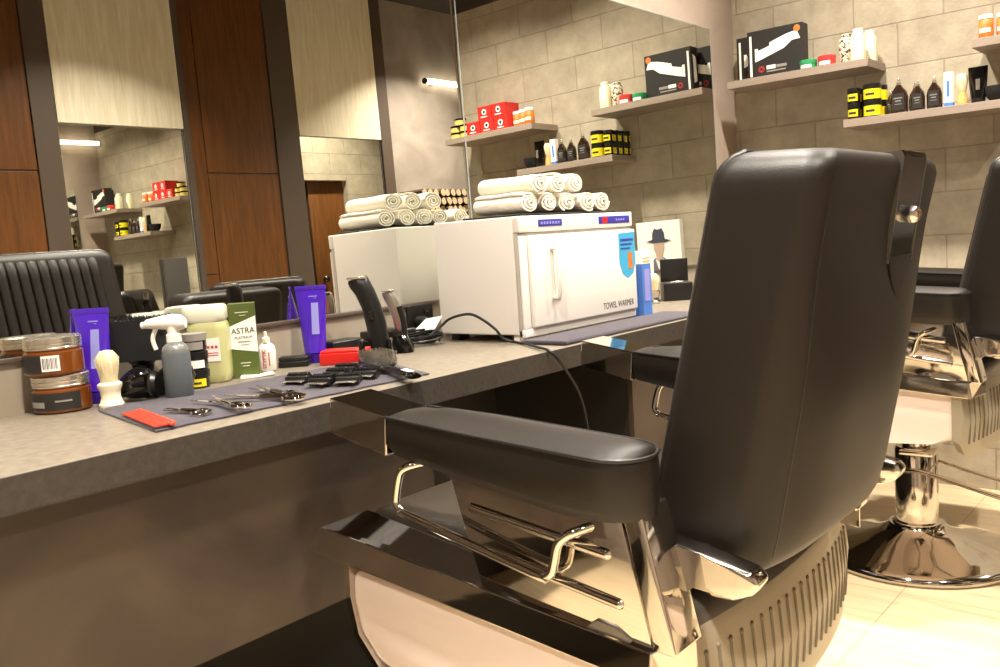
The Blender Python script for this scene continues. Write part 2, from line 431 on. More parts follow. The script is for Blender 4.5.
tag(o, 'dark block plinth under the stacked firewood by the grey plaster wall', 'plinth')
for row in range(9):
    for k in range(15):
        if k == 8: continue
        o = bpy.data.objects.new('firewood_log', logs[(row * 3 + k * 2 + row * k) % 5]); COL.objects.link(o)
        o.location = (LX + random.uniform(-.01, .01), LY0 + .01 + k * LD - (.012 if k > 8 else 0), LZ0 + .031 + row * LD)
        tag(o, 'split firewood log lying end-on in the stack by the grey plaster wall', 'firewood', 'firewood logs stacked by the plaster wall')
o = obj('stack_divider', add_box(B(), WO - .29, WO - .02, LY0 + .01 + 8 * LD - .022, LY0 + .01 + 8 * LD + .010, LZ0, LZ0 + 9 * LD - .004), m_trim)
tag(o, 'dark upright board between the two firewood stacks', 'divider')

# LED tubes sticking out from the block wall
def led_tube(loc, L, label):
    t = thing('tube_light', label, 'light', loc)
    R90 = Matrix.Rotation(PI/2, 4, 'X')
    obj('tube', add_lathe(B(), [(0, .012), (.018, .012), (.018, L - .012), (0, L - .012)], (0, 0, 0), 20, R90), m_led, t)
    obj('wall_mount', add_lathe(B(), [(0, 0), (.022, 0), (.022, .0125), (0, .0125)], (0, 0, 0), 20, R90), m_chrome_soft, t)
    obj('end_cap', add_lathe(B(), [(0, L - .0125), (.0195, L - .0125), (.0195, L + .004), (.014, L + .008), (0, L + .008)], (0, 0, 0), 20, R90), m_black, t)
    return t
led_tube((.06, 0, 2.315), .37, 'short glowing tube light in the corner above the clipper boxes')
t = thing('tube_light', 'glowing tube light mounted high on the grey plaster wall, above the firewood', 'light', (WO - .06, 1.62, 2.385))
obj('tube', add_lathe(B(), [(0, .0), (.021, .0), (.021, .53), (0, .53)], (0, 0, 0), 20, Matrix.Rotation(PI/2, 4, 'X')), m_led, t)
obj('end_cap', add_lathe(B(), [(0, .5295), (.023, .5295), (.023, .545), (0, .545)], (0, 0, 0), 20, Matrix.Rotation(PI/2, 4, 'X')), m_black, t)
for yy in (-.09, -.42): obj('bracket', add_box(B(), .018, .060, yy - .02, yy + .02, -.01, .01, .002), m_black, t)

# ---------------------------------------------------------------- ceiling spotlights
def downlight(x, y, power, r=.055, col=(1, .91, .79)):
    t = thing('ceiling_spotlight', 'round black spotlight can on the dark ceiling', 'light', (x, y, H), group='black spotlight cans on the ceiling')
    obj('can', add_lathe(B(), [(0, 0), (r + .012, 0), (r + .012, -.10), (r, -.10), (r, -.06), (0, -.06)], (0, 0, 0), 24), m_black, t)
    obj('bulb', add_lathe(B(), [(0, -.066), (r - .006, -.066), (r - .006, -.061), (0, -.061)], (0, 0, 0), 20), m_lamp, t)
    l = bpy.data.lights.new('spot_lamp', 'AREA'); l.shape = 'DISK'; l.size = 2 * r; l.energy = power; l.color = col
    o = bpy.data.objects.new('spot_lamp', l); COL.objects.link(o); o.location = (x, y, H - .103); l.spread = math.radians(SPREAD)
    return t
# ================================================================ barber chairs
# local frame of a chair: x towards its back, -x towards the mirror, origin on the floor at the pedestal
def mirror_y(bm):
    bmesh.ops.scale(bm, vec=(1, -1, 1), verts=bm.verts[:]); return bm
def dense(pts, m=.03):
    out = []
    for i, p in enumerate(pts):
        q = pts[(i + 1) % len(pts)]; k = 14 if math.dist(p, q) > .1 else 1
        out += [(p[0] + (q[0] - p[0]) * j / k, p[1] + (q[1] - p[1]) * j / k) for j in range(k)]
    return out
def make_chair(label):
    X0 = 1.04
    def x(v): return v - X0
    t = thing('barber_chair', label, 'barber chair', (0, 0, 0))
    # --- pedestal
    obj('base_disc', add_lathe(B(), [(0, 0), (.318, 0), (.325, .008), (.325, .018), (.318, .027), (.30, .033), (.25, .045), (.18, .064), (.12, .085), (.092, .104), (.088, .112), (0, .112)], seg=64), m_chrome, t)
    obj('column', add_lathe(B(), [(0, .108), (.078, .108), (.078, .118), (.067, .122), (.067, .365), (.062, .375), (0, .375)], seg=40), m_chrome, t)
    pst = obj('piston', add_lathe(B(), [(0, .2), (.044, .2), (.044, .57), (0, .57)], seg=28), m_chrome, t)
    bm = B(); lv = obj('pump_lever', add_tube(bm, [(-.02, -.066, .30), (.03, -.09, .31), (.10, -.115, .305), (.30, -.20, .285), (.42, -.22, .27)], .007, 10, smooth=4), m_chrome, t)
    obj('lever_grip', add_tube(B(), [(.31, -.203, .2835), (.36, -.213, .277), (.42, -.222, .27)], .0105, 12), m_black, lv)
    bm = B(); obj('release_lever', add_tube(bm, [(.04, .05, .32), (.12, .0, .315), (.30, -.06, .295), (.40, -.08, .285)], .006, 10, smooth=4), m_chrome, t)
    bm = B(); add_box(bm, -.035, .07, -.075, .075, .355, .372, .004)
    obj('collar_plate', bm, m_chrome, t)
    up = []   # everything the piston lifts
    # --- seat shell (white enamel), with a rounded front and bottom
    prof = [(-.385, .505), (-.39, .45), (-.375, .39), (-.33, .345), (-.22, .325), (.0, .318), (.12, .325), (.205, .345), (.205, .49)]
    bm = B(); add_prism(bm, prof, -.375, .375, 'xz', .02, 4); up.append(obj('seat_shell', bm, m_white_gloss, t))
    # chrome band round the front of the shell
    bm = B(); path = [(-.392, .54), (-.397, .45), (-.383, .385), (-.336, .337), (-.22, .318)]
    L = [(px, pz) for px, pz in path]; inner = [(px + .012, pz + .006) for px, pz in path][::-1]
    add_prism(bm, L + inner, -.378, .378, 'xz'); up.append(obj('front_band', bm, m_chrome, t))
    # --- side rails: sloping chrome, outer face vertical, top face leaning in to the seat
    for s in (1, -1):
        bm = B(); y0 = -.39
        secs = []
        for px, dz in ((-.435, 0), (.225, -.062)):
            zt = .578 + dz; f = 1 if px < 0 else .8
            secs.append([(px + (-.028 if px < 0 else 0), y0 - .006, zt - .046), (px, y0, zt), (px + .03, y0 + .085 * f, zt + .012), (px + .03, y0 + .085 * f, zt - .04), (px, y0 + .03, zt - .05)])
        add_loft(bm, secs)
        bmesh.ops.bevel(bm, geom=bm.edges[:], offset=.0022, segments=2, profile=.5, affect='EDGES')
        if s < 0: mirror_y(bm)
        up.append(obj('side_rail', bm, m_chrome, t, smooth=False))
    # --- side plates under the arms: trapezoid chrome with two raised ribs and a thick rear post
    for s in (1, -1):
        bm = B(); yp = -.381
        add_prism(bm, [(x(.917), .712), (x(.973), .530), (x(1.262), .515), (x(1.222), .69)], yp, yp + .05, 'xz', .003, 2)
        if s < 0: mirror_y(bm)
        pl = obj('side_plate', bm, m_chrome, t); up.append(pl)
        for (a, b_) in (((x(.962), .662), (x(1.198), .634)), ((x(.982), .602), (x(1.214), .568))):
            bm = B(); add_tube(bm, [(a[0], yp + .002, a[1]), (b_[0], yp + .002, b_[1])], .0085, 12, flat=1)
            for q in (a, b_): 
                r_ = bmesh.ops.create_uvsphere(bm, u_segments=12, v_segments=8, radius=.0085); bmesh.ops.translate(bm, verts=r_['verts'], vec=(q[0], yp + .002, q[1]))
            if s < 0: mirror_y(bm)
            obj('raised_rib', bm, m_chrome, pl)
        bm = B(); add_prism(bm, [(x(1.222), .70), (x(1.262), .512), (x(1.296), .512), (x(1.252), .70)], yp + .0, yp + .075, 'xz', .005, 3)
        if s < 0: mirror_y(bm)
        up.append(obj('rear_post', bm, m_chrome, t))
        # chrome wire hoop hung below the arm
        yh = -.402
        bm = B(); pts = [(x(.885), yh + .05, .722), (x(.858), yh + .012, .719), (x(.840), yh, .712), (x(.829), yh, .697), (x(.819), yh, .664), (x(.819), yh, .653), (x(.827), yh, .644), (x(.845), yh, .638), (x(1.09), yh, .592), (x(1.108), yh, .592), (x(1.120), yh, .600), (x(1.126), yh, .616), (x(1.134), yh, .642), (x(1.145), yh + .003, .654), (x(1.160), yh + .010, .662), (x(1.20), yh + .05, .677)]
        add_tube(bm, pts, .0068, 12, smooth=4)
        if s < 0: mirror_y(bm)
        up.append(obj('arm_hoop', bm, m_chrome, t))
        # arm: chrome block in front, leather pad with piping behind
        ya, yb = -.41, -.318
        bm = B(); add_prism(bm, [(x(.685), .8165), (x(.818), .7955), (x(.812), .731), (x(.680), .757)], ya, yb, 'xz', .0022, 2)
        if s < 0: mirror_y(bm)
        up.append(obj('arm_end_block', bm, m_chrome, t, smooth=False))
        st = []; ring_n = 8
        X1, X2 = .8185, 1.262
        N = 26
        def halfw(px):
            w_ = .046 + .012 * min(1, (px - X1) / .15)
            r_ = .055
            if px > X2 - r_: w_ *= math.sqrt(max(1e-4, 1 - ((px - (X2 - r_)) / r_) ** 2))
            return max(w_, .004)
        pip = []; pin = []
        for i in range(N + 1):
            px = X1 + (X2 - X1) * i / N if i < N - 8 else X1 + (X2 - X1) * (N - 8) / N + (X2 - X1) * 8 / N * math.sin((i - N + 8) / 8 * PI / 2)
            hw = halfw(px); yc = -.364 - .000 + .004 * min(1, (px - X1) / .15); u = (px - X1) / (X2 - X1)
            zt = .7935 - .026 * u; zb = .731 - .045 * min(1, u * 1.35); dome = .016 * math.sqrt(min(1, hw / .05)) * min(1, .25 + u * 4)
            ring = []
            for k in range(9):   # domed top from outer to inner
                a = k / 8; ring.append((x(px), yc - hw + 2 * hw * a, zt + dome * math.sin(PI * a)))
            ring += [(x(px), yc + hw + .002, zt - .02), (x(px), yc + hw, zb + .018), (x(px), yc + hw - min(.014, hw * .5), zb), (x(px), yc - hw + min(.014, hw * .5), zb), (x(px), yc - hw, zb + .018), (x(px), yc - hw - .002, zt - .02)]
            st.append(ring); pip.append((x(px), yc - hw - .0005, zt + .001)); pin.append((x(px), yc + hw + .0005, zt + .001))
        bm = B(); add_loft(bm, st)
        if s < 0: mirror_y(bm)
        pad = obj('arm_pad', bm, m_leather, t); up.append(pad)
        bm = B(); add_tube(bm, pip + pin[::-1], .0028, 8)
        if s < 0: mirror_y(bm)
        obj('pad_piping', bm, m_piping, pad)
    # --- seat cushion
    bm = B(); add_box(bm, -.40, .17, -.315, .315, .47, .60, .03, 4)
    for v in bm.verts: v.co.z += -.03 * (v.co.x + .4)
    sc_ = obj('seat_cushion', bm, m_leather_lit, t); up.append(sc_)
    bm = B(); zz = lambda q: .57 - .03 * (q + .4)
    rr = rrect(-.115, 0, .572, .632, .03, 4); add_tube(bm, [(a, b_, zz(a)) for a, b_ in rr], .003, 8, closed=True); obj('cushion_piping', bm, m_piping, sc_)
    # --- seat pan behind, aluminium rear cover with slots, dark rim
    up.append(obj('seat_pan', add_box(B(), -.30, .20, -.30, .30, .36, .47, .01), m_mblack, t))
    def cx(y): return .243 - .045 * (abs(y) / .385) ** 2.2
    ys = [-.385 + .77 * k / 28 for k in range(29)]
    outer = []; 
    bm = B(); rings = []
    for y in ys:
        c = cx(y); e = max(0, (abs(y) - .33) / .055) 
        zb = .285 + .05 * e ** 2; zt = .502 - .012 * e
        rings.append([(c - .02, y, zb + .01), (c, y, zb), (c + .004, y, zb + .02), (c + .012, y, (zb + zt) / 2), (c + .004, y, zt - .012), (c, y, zt), (c - .02, y, zt)])
    add_loft(bm, rings); cov = obj('rear_cover', bm, m_alu, t); up.append(cov)
    for k in range(24):
        y = -.345 + .03 * k; c = cx(y) 
        bm = B()
        pts = []
        for q in range(7):
            z = .462 - q * .022; u = (z - .3935) / .1; pts.append((c + .0095 - .009 * u * u, y, z))
        add_tube(bm, pts, .0036, 8, flat=1)
        r_ = bmesh.ops.create_uvsphere(bm, u_segments=8, v_segments=6, radius=.0052); bmesh.ops.translate(bm, verts=r_['verts'], vec=(pts[0][0] - .0005, y, pts[0][2] + .001))
        obj('vent_slot', bm, m_slot, cov)
    bm = B(); rings = []
    for y in ys:
        c = cx(y); 
        rings.append([(c - .0, y, .5022), (c - .008, y, .522), (c - .03, y, .535), (c - .06, y, .538), (c - .085, y, .52), (c - .085, y, .50), (c - .02, y, .4965)])
    add_loft(bm, rings); up.append(obj('rear_rim', bm, m_steel_dk, t))
    for s in (1, -1):
        bm = B(); add_prism(bm, [(x(1.215), .648), (x(1.295), .634), (x(1.37), .619), (x(1.382), .606), (x(1.372), .588), (x(1.345), .576), (x(1.315), .576), (x(1.288), .592), (x(1.268), .566), (x(1.240), .52), (x(1.215), .52)], -.318, -.280, 'xz', .006, 3)
        if s < 0: mirror_y(bm)
        up.append(obj('back_bracket', bm, m_chrome, t))
    # --- backrest
    hb = .258
    def lean(z): return .252 * (z - .6)
    def crown(z, y):
        u = max(0, min(1, (z - .58) / .566)); q_ = max(0, min(1, (1 - u - .12) / .5)); b_ = .001 + .038 * q_ * q_ * (3 - 2 * q_) - .012 * max(0, 1 - u / .12)
        return b_ * (1 - (abs(y) / .258) ** 3.4) + .020 * (1 - u) ** 1.5
    rings = []; NZ = 34
    z0, z1 = .580, 1.148
    def zu(i):
        t_ = i / NZ; e = .12
        if t_ < .2: return e * (1 - math.cos(t_ / .2 * PI / 2))
        if t_ > .8: return 1 - e * (1 - math.cos((1 - t_) / .2 * PI / 2))
        return e + (t_ - .2) / .6 * (1 - 2 * e)
    for i in range(NZ + 1):
        u = zu(i); z = z0 + (z1 - z0) * u
        # corner rounding of the side silhouette
        d0 = min(1, (z - z0) / .030); d1 = min(1, (z1 - z) / .030)
        ins = .028 * (1 - math.sqrt(max(0, 1 - (1 - d0) ** 2))) + .030 * (1 - math.sqrt(max(0, 1 - (1 - d1) ** 2)))
        db = min(1, (z - z0) / .06); ylim = .018 * (1 - math.sqrt(max(0, 1 - (1 - db) ** 2))) + .042 * (1 - math.sqrt(max(0, 1 - (1 - min(1, (z1 - z) / .042)) ** 2)))
        th = .160 - 2 * ins * .9; w_ = 2 * hb - 2 * ylim
        cxx = x(1.187) + .061 + lean(z)
        def rr_(a, b_):
            if a <= cxx: return a
            return a + crown(z, b_) * (a - cxx) / (th / 2)
        rings.append([(rr_(a, b_), b_, z) for a, b_ in dense(rrect(cxx, 0, th, w_, .034, 7))])
    # pocket for the headrest is a recess: built as its own dark insert below
    bm = B(); add_loft(bm, rings)
    for v in bm.verts:
        u = max(0, (v.co.z - 1.02) / .126); cc = x(1.187) + .061 + lean(v.co.z); v.co.z += -.05 * (v.co.x - cc) * u
    back = obj('backrest', bm, m_leather, t); up.append(back)
    # channelled front pad
    bm = B(); NYc, NZc = 132, 16; g = []
    for j in range(NZc + 1):
        z = .64 + (1.128 - .64) * j / NZc; row = []
        for i in range(NYc + 1):
            y = -.19 + .38 * i / NYc
            ph = abs(math.sin(PI * (y + .19) / .0345)); bulge = .016 * (ph ** .45) * min(1, (1.128 - z) / .03) ** .5 * min(1, (z - .64) / .03) ** .5
            row.append(bm.verts.new((x(1.187) - .0175 + lean(z) - bulge, y, z)))
        g.append(row)
    for j in range(NZc):
        for i in range(NYc): bm.faces.new((g[j][i], g[j][i + 1], g[j + 1][i + 1], g[j + 1][i]))
    add_box(bm, x(1.187) + .005, x(1.187) + .03, -.18, .18, .70, .72)
    obj('ribbed_pad', bm, m_leather, back)
    bm = B(); edge = []
    for i in range(1, NZ):
        u = zu(i); z = z0 + (z1 - z0) * u
        d0 = min(1, (z - z0) / .030); d1 = min(1, (z1 - z) / .030)
        ins = .028 * (1 - math.sqrt(max(0, 1 - (1 - d0) ** 2))) + .030 * (1 - math.sqrt(max(0, 1 - (1 - d1) ** 2)))
        db = min(1, (z - z0) / .06); ylim = .018 * (1 - math.sqrt(max(0, 1 - (1 - db) ** 2))) + .042 * (1 - math.sqrt(max(0, 1 - (1 - min(1, (z1 - z) / .042)) ** 2)))
        edge.append((x(1.187) + .061 + lean(z) - (.160 - 2 * ins * .9) / 2 + .016, hb - ylim - .0085, z + .004 * u))
    loop = [(a, -b_, z) for a, b_, z in edge] + [(a, b_, z) for a, b_, z in edge[::-1]]
    add_tube(bm, loop, .0036, 8, closed=True); obj('piping', bm, m_piping, back)
    bm = B(); sy = hb - .034
    sm_ = [(x(1.187) + .1405 + lean(z) + crown(z, sy), -sy, z) for z in [.61 + .49 * k / 20 for k in range(21)]]
    top_ = [(x(1.187) + .1375 + lean(1.118) + crown(1.118, sy + 0 * k) * 1.0 + (crown(1.118, -sy + 2 * sy * k / 12) - crown(1.118, sy)), -sy + .02 + (2 * sy - .04) * k / 12, 1.118) for k in range(13)]
    add_tube(bm, sm_ + top_ + [(a, -b_, z) for a, b_, z in sm_[::-1]], .0014, 6); obj('stitched_seam', bm, m_piping, back)
    # headrest socket on the rear: gloss plate, chrome knob, scooped pocket
    ysl = .088
    def rear(z): return x(1.187) + .141 + lean(z) + crown(z, .088)
    bm = B(); add_prism(bm, [(rear(1.135) + .0, 1.147), (rear(1.135) + .002, 1.139), (rear(.995) + .002, .995), (rear(.995) - .02, .995), (rear(1.135) - .03, 1.144)], ysl - .056, ysl + .056, 'xz', .0006, 1)
    pl = obj('headrest_socket', bm, m_gblack, back)
    for s in (-1, 1):
        bm = B(); add_prism(bm, [(rear(1.13) + .0, 1.146), (rear(1.13) + .0032, 1.137), (rear(.985) + .0026, .985), (rear(.985) - .01, .985), (rear(1.13) - .03, 1.146)], ysl + s * .058 - .0016, ysl + s * .058 + .0016, 'xz')
        obj('socket_frame', bm, m_steel_dk, back)
    bm = B(); r_ = bmesh.ops.create_uvsphere(bm, u_segments=24, v_segments=16, radius=.0135); bmesh.ops.translate(bm, verts=r_['verts'], vec=(rear(1.055) + .013, ysl, 1.055))
    obj('headrest_knob', bm, m_chrome, back)
    bm = B(); rings = []
    for k in range(9):
        u = k / 8; z = .998 - .06 * u; w_ = .055 * math.cos(u * PI / 2 * .8)
        rings.append([(rear(z) + .0025 * (1 - u) + .0006 - .012 * 0, ysl + w_ * math.cos(q * PI / 6), z - .004 * math.sin(q * PI / 6)) for q in range(7)])
    V = [[bm.verts.new(p) for p in r] for r in rings]
    for A_, Q_ in zip(V, V[1:]):
        for k in range(6): bm.faces.new((A_[k], A_[k + 1], Q_[k + 1], Q_[k]))
    obj('pocket_flap', bm, m_leather, back)
    for o in up: o['lifted'] = 1
    return t
m_slot = mat('slot_grey', '#6e6554', .6)
m_steel_dk = mat('dark_steel', '#8b867d', .3, .9)
def lift(t, dz):
    for ch in t.children:
        if ch.get('lifted'): ch.location.z += dz
chair = make_chair('black leather barber chair in front with chrome arms, seen from behind beside the counter')
chair.location = (1.04, -2.67, FZ)
c2 = dup(chair, (.99, -.87, FZ), 0, 'black barber chair at the right edge by the block wall, on a round chrome base'); lift(c2, .05 - FZ)
for ch in c2.children:
    if ch.get('lifted'): ch.location.x += .025
    if ch.name.startswith('backrest'):
        a_ = math.radians(-1.0); px_, pz_ = .20, .60
        ch.rotation_euler = (0, a_, 0)
        ch.location.x += px_ - (px_ * math.cos(a_) + pz_ * math.sin(a_)); ch.location.z += pz_ - (-px_ * math.sin(a_) + pz_ * math.cos(a_))
c3 = dup(chair, (2.06, -1.70, FZ), PI, 'lower barber chair across the room with its back to the mirror, nearer of the two'); lift(c3, -.195 - FZ)
c4 = dup(chair, (2.60, -.86, FZ), PI + .75, 'lower barber chair across the room by the walnut panels, farther of the two'); lift(c4, -.165 - FZ)
lift(chair, -FZ)
for c_ in (c3, c4):
    for ch in c_.children:
        for g in list(ch.children):
            if g.name.split('.')[0] in ('headrest_socket', 'socket_frame', 'headrest_knob', 'pocket_flap'): bpy.data.objects.remove(g)
for o in list(bpy.data.objects):
    if 'lifted' in o: del o['lifted']
_S = thing
def thing(*a, **k):
    t = _S(*a, **k); t.scale = (1.1, 1.1, 1.1); return t
# ================================================================ things on the counter
CAM40 = math.radians(40)
def disc_can(prof, seg=32): return add_lathe(B(), prof, seg=seg)
LBL = frame((0, 0, 0), (1, 0, 0))
def arc_label(r, z0, z1, a0, a1, m, parent, name='label', th=.0006, seg=20):
    """label wrapped on a cylinder, angles in degrees around -y"""
    bm = B(); rings = []
    for k in range(seg + 1):
        a = math.radians(a0 + (a1 - a0) * k / seg - 90)
        c, s = math.cos(a), math.sin(a)
        rings.append([(r * .99 * c, r * .99 * s, z0), ((r + th) * c, (r + th) * s, z0), ((r + th) * c, (r + th) * s, z1), (r * .99 * c, r * .99 * s, z1)])
    add_loft(bm, rings)
    return obj(name, bm, m, parent)
def bars(lst, m, parent, y, name='print', th=.0005):
    """flat printed strips on a face at local y (facing -y)"""
    bm = B()
    for (x0, x1, z0, z1) in lst: add_box(bm, x0, x1, y - th, y + .0002, z0, z1)
    return obj(name, bm, m, parent, smooth=False)

# amber jars
def amber_jar(loc, rot, label, code):
    t = thing('pomade_jar', label, 'jar', loc, rot); r = .049
    obj('body', disc_can([(0, 0), (r - .004, 0), (r, .004), (r, .040), (r - .004, .044), (0, .044)]), m_amber, t)
    ld = obj('lid', disc_can([(0, .0442), (r - .003, .0442), (r - .001, .046), (r - .001, .0485), (r - .0018, .0495), (r - .001, .0505), (r - .001, .055), (r - .002, .056), (r - .001, .057), (r - .001, .0645), (r - .004, .067), (0, .067)]), m_silver, t)
    arc_label(r, .007, .037, -75 if code else -60, 8 if code else 62, m_labelblack, t)
    if code:
        arc_label(r + .0004, .009, .036, 2, 36, m_paper, t, 'barcode_sticker')
        b = None
        for k in range(1):
            bm = B()
            for j in range(11):
                a = math.radians(5 + j * 2.6 - 90); rr = r + .0012
                add_box(bm, -.0004, .0004 if j % 3 else .0009, -.0003, .0003, .013, .032, M=Matrix.Translation((rr * math.cos(a), rr * math.sin(a), 0)) @ Matrix.Rotation(a + PI/2, 4, 'Z'))
            obj('barcode_lines', bm, m_ink, t, smooth=False)
    else:
        arc_label(r + .0004, .012, .022, -48, -10, m_grey_label, t, 'label_print'); arc_label(r + .0004, .021, .024, 12, 44, m_grey_label, t, 'label_print')
    return t
amber_jar((.0560, -3.2365, ZC), CAM40, 'lower amber pomade jar with a black label, under another jar', False)
amber_jar((.0565, -3.2440, ZC + .0743), CAM40, 'upper amber pomade jar with a barcode sticker, stacked on another jar', True)

# purple tubes
def purple_tube(loc, rot, label, lean=0):
    t = thing('purple_tube', label, 'tube', loc, rot); t.rotation_euler = (lean, 0, rot)
    obj('cap', disc_can([(0, 0), (.0225, 0), (.0235, .002), (.0235, .021), (.021, .0225), (0, .0225)]), m_purple_dk, t)
    rings = []
    for k in range(15):
        u = k / 14; z = .023 + .142 * u; hw = .0245 + .0115 * u; hd = .0235 * (1 - u) ** .8 + .0012
        rings.append([(hw * math.cos(a) * (1), hd * math.sin(a), z) for a in [2 * PI * q / 28 for q in range(28)]])
    bd = obj('body', add_loft(B(), rings), m_purple, t)
    obj('crimp', add_box(B(), -.0365, .0365, -.0016, .0016, .165, .175, .0006), m_purple, t)
    bm = B(); rr = []
    for k in range(8):
        u = .30 + .5 * k / 7; z = .023 + .142 * u; hd = .0235 * (1 - u) ** .8 + .0022; hw = .0245 + .0115 * u
        rr.append([(.002 + .016 * q / 5, -hd * math.sqrt(1 - ((.002 + .016 * q / 5) / hw) ** 2) - .0004, z) for q in range(6)])
    V = [[bm.verts.new(p) for p in r] for r in rr]
    for A_, Q_ in zip(V, V[1:]):
        for q in range(5): bm.faces.new((A_[q], A_[q + 1], Q_[q + 1], Q_[q]))
    obj('label', bm, m_lilac, t)  # pale label band, also a painted highlight down the tube
    bars([(-.004, .016, .150, .1525), (-.001, .013, .146, .1475)], m_lilac, t, -.0050, 'print')
    return t
purple_tube((.0420, -3.1560, ZC), CAM40 - .15, 'purple tube standing on its cap, directly behind the shaving brush')
purple_tube((.0440, -2.6000, ZC), CAM40 - .1, 'purple tube standing alone beside the red box')

# shaving brush
def brush(loc, label, chrome=False, s=1):
    t = thing('shaving_brush', label, 'brush', loc, CAM40)
    hp = [(0, 0), (.0205, 0), (.0215, .002), (.0215, .006), (.019, .009), (.0165, .018), (.0175, .03), (.021, .038), (.021, .042), (.016, .0455), (0, .046)]
    obj('handle', disc_can([(r * s, z * s) for r, z in hp]), m_chrome if chrome else m_cream, t)
    bp = [(0, .046), (.0145, .046), (.0165, .060), (.0195, .078), (.018, .092), (.011, .101), (0, .103)]
    k = obj('bristles', disc_can([(r * s, z * s) for r, z in bp], 40), m_bristle, t)
    bm = B(); rr = random.Random(4)
    for q in range(70):
        a = rr.uniform(0, 2 * PI); q2 = rr.uniform(.5, 1.25)
        add_tube(bm, [(.012 * s * math.cos(a), .012 * s * math.sin(a), .048 * s), (.0185 * s * q2 * math.cos(a), .0185 * s * q2 * math.sin(a), .078 * s), (.020 * s * q2 * math.cos(a), .020 * s * q2 * math.sin(a), .098 * s - .008 * q2 * s)], .0004, 4)
    obj('loose_bristles', bm, m_bristle, t)
    return t
brush((0.1323, -3.1767, ZC), 'cream handled shaving brush standing in front of the purple tubes')
brush((0.1455, -1.1005, ZC), 'chrome handled shaving brush standing beyond the towel warmer', True)

# black neck duster (fuzzy block) and glossy black shaver bodies in front
t = thing('neck_duster', 'fuzzy black neck duster brush standing behind the spray bottle', 'brush', (.0640, -3.0680, ZC), CAM40)
obj('stand', disc_can([(0, 0), (.035, 0), (.036, .01), (.028, .02), (.018, .03), (.02, .06), (.03, .07), (0, .07)]), m_black, t)
bm = B(); rr = random.Random(9)
rings = []
for k in range(9):
    u = k / 8; z = .068 + .078 * u; rings.append([(a * (1 + .12 * u) , b_ * (1 + .1 * u), z) for a, b_ in rrect(0, 0, .105, .05, .02, 4)])
add_loft(bm, rings)
core = obj('bristle_block', bm, m_mblack, t)
bm = B()
for q in range(420):
    a, b_ = rr.uniform(-.056, .056), rr.uniform(-.026, .026)
    add_tube(bm, [(a, b_, .12), (a * 1.1, b_ * 1.1, .146 + rr.uniform(0, .007))], .0009, 3)
obj('bristle_tips', bm, m_mblack, t)
t = thing('shaver', 'glossy black electric shaver lying between the brush and the spray bottle', 'shaver', (.1180, -3.1150, ZC), CAM40)
rings = []
for k in range(13):
    u = k / 12; xx = -.03 + .058 * u; zz = .024 + .016 * math.sin(u * PI * .6); r_ = .018 + .008 * math.sin(u * PI)
    if k in (0, 12): r_ *= .6
    rings.append([(xx, r_ * math.cos(a), zz + r_ * .95 * math.sin(a)) for a in [2 * PI * q / 20 for q in range(20)]])
obj('body', add_loft(B(), rings), m_gblack, t)
obj('head', add_lathe(B(), [(0, 0), (.022, 0), (.025, .006), (.022, .014), (0, .016)], (.030, -.005, .030), 24, Matrix.Rotation(PI/2, 4, 'Y')), m_black, t)
t = thing('black_bowl', 'round glossy black bowl leaning against the neck duster', 'bowl', (.1330, -3.0330, ZC), CAM40)
obj('shell', add_lathe(B(), [(0, 0), (.018, 0), (.022, .004), (.030, .02), (.033, .038), (.030, .05), (.020, .057), (0, .058)], seg=32), m_gblack, t)
obj('rim_band', add_lathe(B(), [(.0322, .030), (.0342, .032), (.0342, .036), (.033, .038)], seg=32), m_labelblack, t)

# spray bottle
t = thing('spray_bottle', 'grey spray bottle with a white trigger head', 'bottle', (.1950, -3.0660, ZC), CAM40)
obj('body', disc_can([(0, 0), (.0235, 0), (.025, .002), (.025, .082), (.0245, .086), (0, .086)]), m_grey_bottle, t)
obj('shoulder', disc_can([(.0243, .086), (.0243, .090), (.021, .098), (.0145, .104), (.0125, .106), (.0, .106)]), m_clear, t)
obj('collar', disc_can([(0, .106), (.0135, .106), (.0135, .119), (.0115, .121), (0, .121)]), m_white, t)
bm = B(); rings = []
for (xx, zc_, hx, hz) in ((-.052, .139, .006, .006), (-.046, .141, .010, .0085), (-.02, .142, .012, .0125), (.0, .142, .0135, .015), (.016, .1405, .013, .014), (.024, .1385, .009, .009)):
    rings.append([(xx, hx * math.cos(a), zc_ + hz * math.sin(a)) for a in [2 * PI * q / 18 for q in range(18)]])
add_loft(bm, rings); add_lathe(bm, [(0, .120), (.0105, .120), (.012, .134), (0, .136)], seg=20)
obj('head', bm, m_white, t)
obj('trigger', add_tube(B(), [(-.030, 0, .134), (-.037, 0, .120), (-.0385, 0, .108), (-.0345, 0, .093)], .004, 10, smooth=4, radii=None), m_white, t)
obj('nozzle', add_lathe(B(), [(0, 0), (.006, 0), (.0065, .006), (.004, .008), (0, .008)], (-.050, 0, .139), 14, Matrix.Rotation(-PI/2, 4, 'Y')), m_white, t)

# stacked black pots with yellow and white labels
for k, (lab, mm) in enumerate((('lowest of the stacked black pots behind the spray bottle, yellow label', m_yellow), ('middle of the stacked black pots behind the spray bottle, white label', m_paper), ('topmost of the stacked black pots behind the spray bottle', m_grey_label))):
    t = thing('wax_pot', lab, 'pot', (.0920, -2.9620, ZC + .0400 * k), CAM40)
    obj('body', disc_can([(0, 0), (.022, 0), (.0235, .003), (.0235, .021), (0, .021)]), m_gblack, t)
    obj('lid', disc_can([(0, .0212), (.0245, .0212), (.0248, .035), (.023, .036), (0, .036)]), m_black if k < 2 else m_grey_label, t)
    arc_label(.0236, .004, .019, -60, 60, mm, t)
    if k == 0: arc_label(.0241, .009, .013, -10, 35, m_ink, t, 'label_print')

